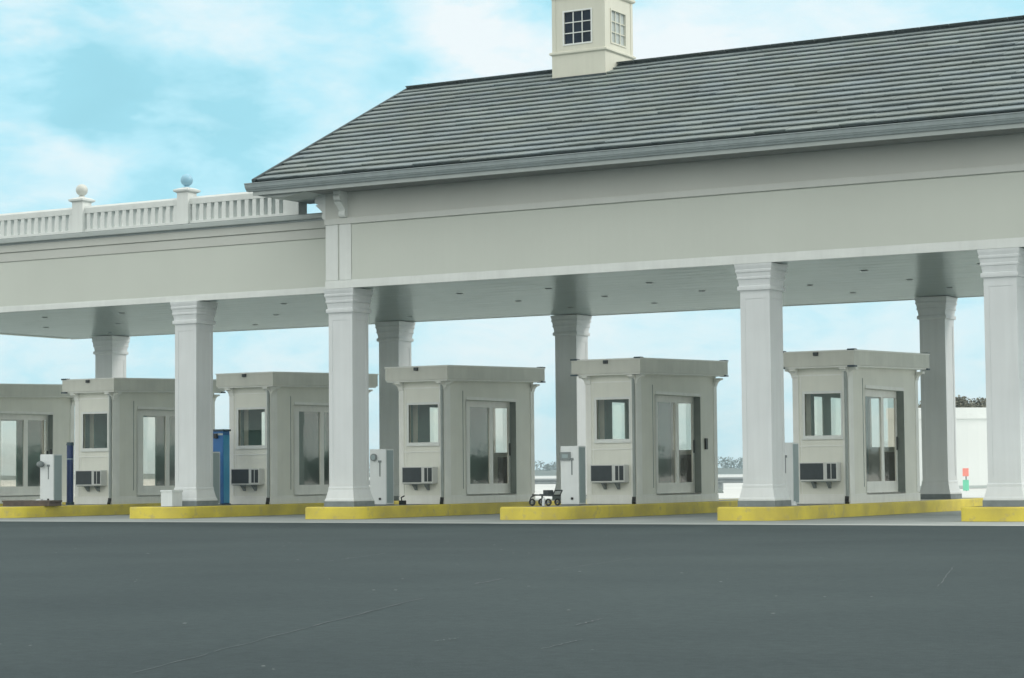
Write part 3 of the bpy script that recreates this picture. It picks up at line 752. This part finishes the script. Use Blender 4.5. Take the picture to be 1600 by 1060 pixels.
for k in range(6):
    o = booth0 if k == 0 else copy_tree(booth0)
    o.location = (XC[k] - .01, 43.85, 0)
    tag(o, bl[k], 'toll booth', 'row of six toll booths')
    booth_of[k] = o
    if k in clips:
        rf = [c for c in o.children if c.name.startswith('booth_roof')][0]
        for (x, y, z) in clips[k]: clip(rf, x, y, z)
    if k == 4:
        ic = MB().box(HB + .001, HB + .045, 3.52, 3.62, 1.50, 1.76).build('intercom', M['black'], o)

for k, o in booth_of.items(): add_door(o, -1, LEFT_DOOR[k], .50, 3.33, .48, 2.74)

# ------------------------------------------------------------------ white service cabinets
def make_cabinet():
    e = empty('service_cabinet', (0, 0, 0))
    MB().box(-.225, .225, 0, .33, .02, 1.29).build('cabinet_body', M['cabinet'], e, bevel=.01)
    MB().box(-.235, .235, -.01, .34, 0, .018).build('base_flange', M['slot'], e)
    MB().box(.2265, .2285, .03, .30, .05, 1.26).build('side_panel', M['cabinet_side'], e)
    MB().box(.045, .075, -.006, -.0005, .66, 1.00).box(.02, .10, -.02, -.0005, .98, 1.03).build('latch_rail', M['slot'], e)
    MB().box(.035, .085, -.02, -.0005, .12, .17).build('keyhole_cover', M['black'], e)
    return e
cab0 = make_cabinet()
cabs = {}
cab_lab = {1: 'white service cabinet with a camera dome and antenna, left of the slim blue bollard',
           2: 'white service cabinet half hidden behind the left wing\'s front column, before the blue kiosk',
           3: 'white service cabinet with a round dial, right of the column under the roof corner',
           4: 'white service cabinet with a square display, right of the low black cart',
           5: 'white service cabinet peeping out behind the tall column beside the nearest booth'}
for k in range(1, 6):
    o = cab0 if k == 1 else copy_tree(cab0)
    o.location = (XC[k] - .26, 42.35, ZI)
    tag(o, cab_lab[k], 'cabinet', 'white service cabinets in front of the booths'); cabs[k] = o
m = MB(); m.cyl((-.10, 0, 1.10), .085, -.035, -.001, 24, axis='y')
m.build('dial', M['slot'], cabs[3])
MB().cyl((-.10, 0, 1.10), .06, -.042, -.036, 24, axis='y').build('dial_face', M['cabinet_side'], cabs[3])
d = MB().box(-.2245, .03, -.03, -.001, .98, 1.16).build('display', M['slot'], cabs[4])
MB().box(-.17, -.02, -.034, -.0305, 1.03, 1.11).build('screen', M['cabinet_side'], d)
MB().lathe((-.12, -.10, 1.04), [(.03, -.08), (.085, -.05), (.10, 0), (.085, .05), (.03, .08)], 20).build('camera_dome', M['slot'], cabs[1], smooth=True)
MB().tube([(-.16, .02, 1.06), (-.24, .02, 1.06)], .03, 8).build('camera_arm', M['slot'], cabs[1])
MB().cyl((.05, .1, 1.29), .03, 0, .13, 12).build('antenna', M['black'], cabs[1])

# ------------------------------------------------------------------ other things on the islands
b = empty('bollard', (-38.47, 43.12, ZI), 'slim dark blue bollard between the white cabinet and a booth', 'bollard')
MB().cyl((0, 0, 0), .085, .04, 1.52, 24).build('post', M['blue_dark'], b, smooth=False)
MB().cyl((0, 0, 0), .10, 1.52, 1.60, 24, .085).build('cap', M['teal_dark'], b)
MB().cyl((0, 0, 0), .11, 0, .07, 24).build('base_ring', M['teal_dark'], b)
MB().cyl((0, 0, 0), .0865, 1.16, 1.185, 24).build('band', M['cabinet_side'], b)

kx = -33.455
b = empty('blue_kiosk', (kx, 43.0, ZI), 'tall bright blue kiosk cabinet behind the left wing\'s front column', 'kiosk')
MB().box(-.50, 0, 0, .27, .03, 1.80).build('kiosk_body', M['blue'], b, bevel=.01)
MB().box(.0008, .012, .02, .25, .05, 1.70).build('side_panel', M['blue_light'], b)
MB().box(-.52, .025, -.025, .29, 1.80, 1.845).build('kiosk_roof', M['teal_dark'], b)
MB().box(-.28, .0, -.012, -.001, 1.70, 1.745).build('light_strip', M['louver'], b)
MB().box(-.24, -.15, -.07, -.001, 1.62, 1.74).build('lock_box', M['black'], b)
MB().box(-.51, .02, -.012, .285, 0, .03).build('plinth', M['teal_dark'], b)

b = empty('white_box', (-33.26, 40.80, ZI), 'small white box at the foot of the left wing\'s front column', 'box')
MB().box(-.17, .17, -.19, .19, 0, .34).build('box_body', M['cabinet'], b, bevel=.012)
MB().box(-.18, .18, -.20, .20, .34, .385).build('lid', M['cabinet'], b, bevel=.008)

b = empty('timber_slab', (-38.28, 41.42, ZI), 'flat rusty brown slab lying on the second island from the left', 'slab')
MB().box(-.70, .83, -.2, .25, 0, .095).build('slab_board', M['brown'], b, bevel=.01)
MB().box(-.72, .85, -.21, .26, .0955, .14).build('slab_board', M['brown'], b, bevel=.008)
MB().box(.30, .46, -.1, .0, .141, .17).build('white_block', M['cabinet'], b)

# low black cart at the tip of the fourth island
b = empty('hand_cart', (-23.50, 41.45, ZI), 'low black wheeled cart lying on the kerbed island tip beside the display cabinet', 'cart')
fr = MB()
for y in (-.16, .16):
    fr.tube([(-.26, y, .24), (.26, y, .22)], .016, 8)
    fr.tube([(.24, y, .22), (.30, y, .33)], .014, 8)
for x in (-.26, -.05, .24): fr.tube([(x, -.16, .23), (x, .16, .23)], .014, 8)
fr.tube([(.30, -.16, .33), (.30, .16, .33)], .014, 8)
fr.tube([(-.26, 0, .24), (-.38, 0, .19), (-.42, 0, .10)], .014, 8)
fr.tube([(-.05, -.1, .22), (-.06, -.1, .05)], .02, 8)
fr.build('cart_frame', M['ac_dark'], b)
def wheel(x, y, r):
    w = MB(); n = 24
    prof = [(r - .035, -.018), (r - .008, -.022), (r, 0), (r - .008, .022), (r - .035, .018)]
    bb = len(w.v)
    for (rr, yy) in prof:
        for i in range(n):
            a = 2 * math.pi * i / n; w.v.append((x + rr * math.cos(a), y + yy, r + rr * math.sin(a)))
    for k in range(5):
        k2 = (k + 1) % 5
        for i in range(n):
            j = (i + 1) % n; w.f.append((bb + k * n + i, bb + k * n + j, bb + k2 * n + j, bb + k2 * n + i))
    o = w.build('wheel', M['black'], b, smooth=True)
    h = MB().cyl((x, y, r), .025, -.02, .02, 12, axis='y')
    for i in range(5):
        a = 2 * math.pi * i / 5
        h.tube([(x, y, r), (x + (r - .03) * math.cos(a), y, r + (r - .03) * math.sin(a))], .007, 6)
    h.build('hub', M['slot'], o)
for y in (-.20, .20): wheel(-.24, y, .08); wheel(.16, y, .08)
MB().box(-.02, .12, -.12, .10, .245, .34).build('tool_box', M['ac_dark'], b, bevel=.01)
MB().lathe((.02, -.16, .0), [(.03, 0), (.035, .02), (.035, .14), (.015, .18), (.015, .2)], 14).build('bottle', M['cabinet'], b)

# litter by the cabinets
o = MB()
for i in range(14):
    a = 2 * math.pi * i / 14
    o.v.append((.085 * math.cos(a) * (1 + .2 * math.sin(3 * a)), .06 * math.sin(a), 0))
for i in range(14):
    a = 2 * math.pi * i / 14
    o.v.append((.06 * math.cos(a), .045 * math.sin(a) * (1 + .2 * math.cos(5 * a)), .07 + .02 * math.sin(2 * a)))
for i in range(14): o.f.append((i, (i + 1) % 14, 14 + (i + 1) % 14, 14 + i))
o.f.append(tuple(range(14, 28))); o.f.append(tuple(reversed(range(14))))
o = o.build('plastic_bag', M['cabinet']); o.location = (-18.02, 42.0, ZI)
tag(o, 'small crumpled white bag between the tall column and the nearest booth', 'bag')
def junction(loc, label):
    b = empty('junction_box', loc, label, 'box')
    MB().box(-.07, .07, -.05, .06, 0, .10).build('box_body', M['black'], b, bevel=.008)
    MB().tube([(-.02, 0, .10), (-.03, 0, .17), (-.03, .12, .2)], .015, 8).build('cable', M['black'], b)
    return b
junction((XC[3] + .02, 42.95, ZI), 'small black box on the ground between the dial cabinet and its booth')

# ------------------------------------------------------------------ beyond the lanes
# guard rail along the far kerb
g = empty('guard_rail', (0, 0, 0), 'long grey metal guard rail on the far side of the lanes', 'guard rail')
prof = [(0, .45), (-.06, .50), (-.06, .54), (0, .59), (-.06, .66), (-.06, .70), (0, .75), (.02, .75), (-.03, .70), (-.03, .66), (.03, .59), (-.03, .54), (-.03, .50), (.02, .45)]
MB().prism([(104 + u, z - .08) for u, z in prof], -78, -40.3, 'x').build('rail', M['rail'], g)
for i in range(10):
    x = -76 + i * 3.9
    MB().box(x - .12, x + .12, 104.05, 104.25, 0, .62).build('rail_post', M['rail'], g)
# low heap of dark rubble / planting bed beyond
rnd = random.Random(5)
for i, (hx, hy) in enumerate(((-44.4, 92), (-45.4, 92.6), (-43.3, 91.6), (-47.0, 93))):
    m = MB(); r = .45 + rnd.uniform(-.1, .12); seg = 12
    pr = [(r * math.cos(a) , .55 * r * math.sin(a)) for a in [i2 * math.pi / 2 / 6 for i2 in range(7)]]
    m.lathe((0, 0, 0), [(max(a, .01), b2) for a, b2 in pr], 14)
    m.v = [(x * (1 + .25 * noise.noise(Vector((x * 3, y * 3, i)))), y * (1 + .25 * noise.noise(Vector((y * 3, x * 3, i)))), z * (1 + .3 * noise.noise(Vector((x * 4, y * 4, 9)))) - .02) for x, y, z in m.v]
    o = m.build('shrub', M['leaf_far']); o.location = (hx, hy, 0)
    lab = ('low dark shrub nearest the rail post, right of the fifth booth', 'low dark shrub left of the rail post, hard against the fifth booth',
           'low dark shrub touching the tall column\'s left edge', 'low dark shrub behind the fifth booth\'s back corner')[i]
    tag(o, lab, 'shrub', 'low shrubs beyond the lanes')

# white building on the right
b = empty('white_building', (0, 0, 0), 'plain white flat-roofed building with a parapet band behind the rightmost columns', 'building')
A = Vector((-40.6, 107.0)); B = Vector((-35.6, 109.5)); C = Vector((-25.0, 150.0)); D = Vector((-45, 150))
def rounded(off):
    """outline with the near corner swept round"""
    u = (A - B).normalized(); v = (C - B).normalized(); r = 4.5; P0, P1 = B + u * r, B + v * r
    pts = [A] + [P0 * (1 - q) ** 2 + B * 2 * q * (1 - q) + P1 * q * q for q in [i / 14 for i in range(15)]] + [C, D]
    c = (A + B + C + D) / 4
    return [tuple(p + (p - c).normalized() * off) for p in pts]
m = MB(); m.prism(rounded(0), 0, 3.55, 'z'); m.build('wall', M['white_wall'], b)
out = rounded(.12)
m = MB(); m.prism(out, 3.55, 4.12, 'z'); m.build('parapet', M['white_wall'], b)
out = rounded(.05)
m = MB(); m.prism(out, 0.0, .14, 'z'); m.build('base_band', M['louver'], b)
# signal post in front of it
b = empty('signal_post', (-32.62, 95.6, 0), 'short post with a red panel over a green one, before the white building', 'signal post')
MB().tube([(0, 0, 0), (0, 0, .95)], .03, 8).build('post', M['slot'], b)
MB().box(-.14, .14, -.06, -.03, .02, .50).build('green_panel', M['green'], b, bevel=.01)
MB().box(-.14, .14, -.06, -.03, .66, 1.02).build('red_panel', M['red'], b, bevel=.01)

# trees behind the white building, each its own
def leaf_clump(m, c, r, n, size, rnd, squash=.8):
    for _ in range(n):
        while True:
            v = Vector((rnd.uniform(-1, 1), rnd.uniform(-1, 1), rnd.uniform(-1, 1)))
            if .25 < v.length < 1: break
        p = Vector(c) + Vector((v.x * r, v.y * r, v.z * r * squash))
        s = size * rnd.uniform(.5, 1.2)
        a = Vector((rnd.uniform(-1, 1), rnd.uniform(-1, 1), rnd.uniform(-1, 1))).normalized(); u = a.orthogonal().normalized(); w = a.cross(u)
        m.quad(p + u * s, p + w * s * .8, p - u * s, p - w * s * .8)
def tree(loc, h, r, leaf, label, seed, group, name='tree', cat='tree'):
    rnd = random.Random(seed); e = empty(name, loc, label, cat, group)
    t = MB(); t.tube([(0, 0, 0), (.05, .03, h * .3), (-.06, .05, h * .6), (0, 0, h * .85)], [.16, .12, .08, .03], 8)
    cr = MB()
    for i in range(11):
        a = rnd.uniform(0, 2 * math.pi); rr = r * rnd.uniform(.2, .75); z = h * rnd.uniform(.42, .9)
        c = (rr * math.cos(a), rr * math.sin(a), z)
        t.tube([(0, 0, h * rnd.uniform(.25, .5)), (c[0] * .6, c[1] * .6, z * .85), c], [.06, .04, .015], 6)
        leaf_clump(cr, c, r * rnd.uniform(.34, .55), 260, .12, rnd)
    t.build('trunk', M['bark'], e); cr.build('crown', M[leaf], e)
    return e
tl = ['broad brown tree over the white roof, tight against the dark rear column', 'thin-topped brown tree above the white roof, mid-gap right of the rear column',
      'brown tree above the white roof, left of the last front column', 'low brown tree at the right end of the white roof line',
      'brown tree in the slit between the nearest booth and the dark rear column', 'dull brown tree just left of the dark rear column']
# line of sight helper: direction of a pixel column at a given depth Y
def x_at(px, Y):
    c = ((px - 800) / 3449.75)
    # right axis (.862,.507), forward axis (-.505,.861)
    dx = .862 * c - .505; dy = .507 * c + .861
    return dx / dy * Y
for i, (pxl, Y, h, r) in enumerate(((1506, 158, 6.4, 2.4), (1524, 156, 6.0, 2.0), (1541, 155, 5.9, 2.3), (1560, 157, 5.6, 2.2), (1440, 156, 5.9, 2.2), (1470, 160, 6.7, 2.5), (1576, 154, 5.3, 2.2), (1484, 157, 6.3, 2.2))):
    lab = (tl + ['brown tree mostly hidden by the last front column', 'brown tree hidden behind the dark rear column'])[i]
    tree((x_at(pxl, Y), Y, 0), h, r, 'leaf_brown', lab, 30 + i, 'brown trees behind the white building')

# far shore: low hill and the far-off wood on it
def hill(name, Y, x0, x1, hmax, seed, step=6, depth=60):
    m = MB(); xs = []; x = x0
    while x <= x1: xs.append(x); x += step
    rows = [(0, 0), (.25, .5), (.6, .9), (1, 1), (1.6, .6), (2.2, 0)]
    b = len(m.v)
    for x in xs:
        hh = hmax * (.55 + .6 * noise.noise(Vector((x * .011, seed, 0))) + .25 * noise.noise(Vector((x * .05, seed, 4))))
        hh = max(hh, .4)
        for (d, f) in rows: m.v.append((x, Y + d * depth, f * hh - (.3 if f == 0 else 0)))
    n = len(rows)
    for i in range(len(xs) - 1):
        for k in range(n - 1): m.f.append((b + i * n + k, b + (i + 1) * n + k, b + (i + 1) * n + k + 1, b + i * n + k + 1))
    o = m.build(name, M['hill']); o['kind'] = 'structure'; return o
hill('hills', 640, -900, 700, 3.2, 2.0)
hill('hills', 500, 40, 700, 12, 5.0, 10, 90)
rnd = random.Random(11); m = MB()
x = -520
while x < 120:
    base = .9 + 1.4 * max(0, noise.noise(Vector((x * .012, 7, 0)))) + rnd.uniform(-.5, .9)
    hh = 3.0 + base
    leaf_clump(m, (x, 690 + rnd.uniform(-18, 18), hh * .75), hh * .55, 110, .36, rnd, .75)
    x += rnd.uniform(1.6, 3.4)
o = m.build('far_wood', M['leaf_far']); tag(o, 'low grey-green wood along the far shore, seen between the booths', 'wood', kind='stuff')
# darker hedge of trees off to the right, mirrored in the booth doors
m = MB(); x = -18
while x < 190:
    hh = 3.7 + 1.9 * noise.noise(Vector((x * .03, 3, 0))) + rnd.uniform(-.5, .9)
    leaf_clump(m, (x, 168 + rnd.uniform(-5, 5), hh * .5), hh * .52, 360, .22, rnd, 1.0)
    x += rnd.uniform(2.0, 3.2)
o = m.build('wood', M['leaf_green']); tag(o, 'dark wood far to the right, showing only as reflections in the booth doors', 'wood', kind='stuff')

# ------------------------------------------------------------------ air
hm = bpy.data.materials.new('haze_air'); hm.use_nodes = True; ht = hm.node_tree
for n in list(ht.nodes): ht.nodes.remove(n)
ho = ht.nodes.new('ShaderNodeOutputMaterial'); hv = ht.nodes.new('ShaderNodeVolumePrincipled')
hv.inputs['Color'].default_value = (.74, .93, 1, 1); hv.inputs['Density'].default_value = .0005; hv.inputs['Anisotropy'].default_value = .2
ht.links.new(hv.outputs[0], ho.inputs['Volume'])
hb = MB().box(-1230, 790, -150, 890, -1.3, 20).build('haze', hm); hb['kind'] = 'stuff'

# ------------------------------------------------------------------ sky
W = bpy.data.worlds.new('World'); sc.world = W; W.use_nodes = True; t = W.node_tree; L = t.links
for n in list(t.nodes): t.nodes.remove(n)
out = N(t, 'ShaderNodeOutputWorld'); bg = N(t, 'ShaderNodeBackground'); bg.inputs['Strength'].default_value = .10
sky = N(t, 'ShaderNodeTexSky'); sky.sky_type = 'NISHITA'; sky.sun_disc = False
SUN_EL, SUN_AZ = math.radians(38), math.radians(62)   # azimuth clockwise from +Y
sky.sun_elevation = SUN_EL; sky.sun_rotation = SUN_AZ; sky.dust_density = 1.0; sky.ozone_density = 1.5
tc = N(t, 'ShaderNodeTexCoord')
def noise3(scale, detail, rough, off=(0, 0, 0), st=(1, 1, 2.2)):
    mp = N(t, 'ShaderNodeMapping'); mp.inputs['Scale'].default_value = st; mp.inputs['Location'].default_value = off
    L.new(tc.outputs['Generated'], mp.inputs['Vector'])
    n = N(t, 'ShaderNodeTexNoise'); n.inputs['Scale'].default_value = scale; n.inputs['Detail'].default_value = detail; n.inputs['Roughness'].default_value = rough
    n.inputs['Distortion'].default_value = .3
    L.new(mp.outputs['Vector'], n.inputs['Vector']); return n
warp = noise3(14, 4, .55)
ws = N(t, 'ShaderNodeVectorMath', operation='SUBTRACT'); L.new(warp.outputs['Color'], ws.inputs[0]); ws.inputs[1].default_value = (.5, .5, .5)
wk = N(t, 'ShaderNodeVectorMath', operation='SCALE'); L.new(ws.outputs[0], wk.inputs[0]); wk.inputs['Scale'].default_value = .085
wa = N(t, 'ShaderNodeVectorMath', operation='ADD'); L.new(tc.outputs['Generated'], wa.inputs[0]); L.new(wk.outputs[0], wa.inputs[1])
def blob(d, r, amp, sq=1.6):
    """soft cloud patch round a sky direction"""
    d = Vector(d).normalized()
    s = N(t, 'ShaderNodeVectorMath', operation='SUBTRACT'); L.new(wa.outputs[0], s.inputs[0]); s.inputs[1].default_value = d
    q = N(t, 'ShaderNodeVectorMath', operation='MULTIPLY'); L.new(s.outputs[0], q.inputs[0]); q.inputs[1].default_value = (1, 1, sq)
    l = N(t, 'ShaderNodeVectorMath', operation='LENGTH'); L.new(q.outputs[0], l.inputs[0])
    mr = N(t, 'ShaderNodeMapRange', interpolation_type='SMOOTHSTEP'); mr.inputs['From Min'].default_value = 0; mr.inputs['From Max'].default_value = r
    mr.inputs['To Min'].default_value = amp; mr.inputs['To Max'].default_value = 0; L.new(l.outputs['Value'], mr.inputs['Value'])
    return mr.outputs['Result']
def addn(*xs):
    cur = xs[0]
    for x in xs[1:]:
        a = N(t, 'ShaderNodeMath', operation='ADD'); L.new(cur, a.inputs[0]); L.new(x, a.inputs[1]); cur = a.outputs[0]
    return cur
cn0 = noise3(9, 8, .55, (3.1, 1.7, .4)); cn2 = noise3(26, 5, .6, (.3, 4.7, 1.4)); cn = N(t, 'ShaderNodeMix', data_type='FLOAT'); cn.inputs['Factor'].default_value = .42; L.new(cn0.outputs['Fac'], cn.inputs['A']); L.new(cn2.outputs['Fac'], cn.inputs['B']); sc1 = N(t, 'ShaderNodeMapRange'); sc1.inputs['From Min'].default_value = .40; sc1.inputs['From Max'].default_value = .60
sc1.inputs['To Min'].default_value = .0; sc1.inputs['To Max'].default_value = .50; L.new(cn.outputs['Result'], sc1.inputs['Value'])
white = addn(sc1.outputs['Result'],
             blob((-.515, .836, .187), .05, 1.0, 1.2), blob((-.47, .86, .19), .07, .5), blob((-.66, .73, .205), .05, .5), blob((-.60, .778, .196), .035, .35),
             blob((-.37, .91, .20), .16, .45), blob((-.655, .745, .135), .035, .35), blob((-.55, .82, .13), .06, .3), blob((-.44, .88, .17), .06, .3))
# brighter towards the horizon
sep = N(t, 'ShaderNodeSeparateXYZ'); L.new(tc.outputs['Generated'], sep.inputs[0])
hz = N(t, 'ShaderNodeMapRange', interpolation_type='SMOOTHSTEP'); hz.inputs['From Min'].default_value = .155; hz.inputs['From Max'].default_value = .03
hz.inputs['To Min'].default_value = 0; hz.inputs['To Max'].default_value = .36; L.new(sep.outputs['Z'], hz.inputs['Value'])
dark = addn(blob((-.643, .747, .172), .055, .34, 1.5), blob((-.652, .743, .158), .04, .35, 1.5), blob((-.605, .78, .16), .04, .25), blob((-.60, .78, .185), .03, .2))
tot = N(t, 'ShaderNodeMath', operation='SUBTRACT'); L.new(addn(white, hz.outputs['Result']), tot.inputs[0]); L.new(dark, tot.inputs[1])
cl_ = N(t, 'ShaderNodeClamp'); L.new(tot.outputs[0], cl_.inputs['Value'])
cr = N(t, 'ShaderNodeValToRGB'); e = cr.color_ramp.elements
e[0].position = 0; e[0].color = (.37, .77, .90, 1)
e[1].position = 1; e[1].color = (.90, .98, 1.0, 1)
x1 = e.new(.22); x1.color = (.49, .86, .98, 1); x2 = e.new(.55); x2.color = (.70, .93, 1.0, 1)
L.new(cl_.outputs[0], cr.inputs['Fac'])
# grey-teal undersides inside the dark patches
dk = N(t, 'ShaderNodeMath', operation='MULTIPLY'); L.new(dark, dk.inputs[0]); dk.inputs[1].default_value = .55
dkc = N(t, 'ShaderNodeClamp'); L.new(dk.outputs[0], dkc.inputs['Value']); dkc.inputs['Max'].default_value = .6
mxd = N(t, 'ShaderNodeMix', data_type='RGBA'); L.new(dkc.outputs[0], mxd.inputs['Factor']); L.new(cr.outputs['Color'], mxd.inputs['A']); mxd.inputs['B'].default_value = (.27, .60, .70, 1)
# thick warm-white overcast higher up, above the photographed strip
ovr = N(t, 'ShaderNodeMapRange', interpolation_type='SMOOTHSTEP'); ovr.inputs['From Min'].default_value = .26; ovr.inputs['From Max'].default_value = .5; L.new(sep.outputs['Z'], ovr.inputs['Value'])
mxo = N(t, 'ShaderNodeMix', data_type='RGBA'); L.new(ovr.outputs['Result'], mxo.inputs['Factor']); L.new(mxd.outputs['Result'], mxo.inputs['A']); mxo.inputs['B'].default_value = (1.05, 1.09, 1.05, 1)
# unseen sky behind and to the right brightened further, added as fill light
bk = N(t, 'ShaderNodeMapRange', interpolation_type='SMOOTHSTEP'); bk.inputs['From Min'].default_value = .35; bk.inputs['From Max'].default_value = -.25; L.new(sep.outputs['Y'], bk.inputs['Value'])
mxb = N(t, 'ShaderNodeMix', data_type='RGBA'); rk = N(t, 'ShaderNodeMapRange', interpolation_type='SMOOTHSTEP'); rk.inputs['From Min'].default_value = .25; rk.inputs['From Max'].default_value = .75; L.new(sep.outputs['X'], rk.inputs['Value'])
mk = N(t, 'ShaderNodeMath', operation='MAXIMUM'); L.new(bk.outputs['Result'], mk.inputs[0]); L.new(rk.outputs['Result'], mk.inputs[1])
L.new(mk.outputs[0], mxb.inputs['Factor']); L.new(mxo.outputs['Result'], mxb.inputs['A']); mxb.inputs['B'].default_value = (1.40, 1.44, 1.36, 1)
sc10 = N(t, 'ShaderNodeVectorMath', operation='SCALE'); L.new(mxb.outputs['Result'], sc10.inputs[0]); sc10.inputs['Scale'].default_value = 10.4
mix = N(t, 'ShaderNodeMix', data_type='RGBA'); mix.inputs['Factor'].default_value = .92
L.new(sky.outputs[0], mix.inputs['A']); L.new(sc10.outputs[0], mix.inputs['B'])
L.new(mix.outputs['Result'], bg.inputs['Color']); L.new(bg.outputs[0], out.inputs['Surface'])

# veiled sun behind the canopy, to the right
sl = bpy.data.lights.new('sun', 'SUN'); sl.energy = 1.5; sl.angle = math.radians(16); sl.color = (1, .95, .88)
so = bpy.data.objects.new('sun', sl); COL.objects.link(so)
sd = Vector((math.sin(SUN_AZ) * math.cos(SUN_EL), math.cos(SUN_AZ) * math.cos(SUN_EL), math.sin(SUN_EL)))
so.rotation_euler = sd.to_track_quat('Z', 'Y').to_euler()

# ------------------------------------------------------------------ camera
yaw, pit, rol = math.radians(30.40780418), math.radians(3.47612698), math.radians(-.5117334)
cy, sy, cp, sp, crr, srr = math.cos(yaw), math.sin(yaw), math.cos(pit), math.sin(pit), math.cos(rol), math.sin(rol)
fw = Vector((-sy * cp, cy * cp, sp)); rt = Vector((cy, sy, 0)); up = rt.cross(fw)
r2 = crr * rt + srr * up; u2 = -srr * rt + crr * up
cam = bpy.data.cameras.new('camera'); co = bpy.data.objects.new('camera', cam); COL.objects.link(co)
mt = Matrix((r2, u2, -fw)).transposed().to_4x4(); mt.translation = (0, 0, .98); co.matrix_world = mt
cam.sensor_width = 36; cam.lens = 36 * 3449.75 / 1600; cam.clip_start = .1; cam.clip_end = 8000
sc.camera = co
sc.view_settings.view_transform = 'Standard'; sc.view_settings.look = 'None'; sc.view_settings.exposure = 0; sc.view_settings.gamma = 1
sc.render.resolution_x = 1024; sc.render.resolution_y = 678
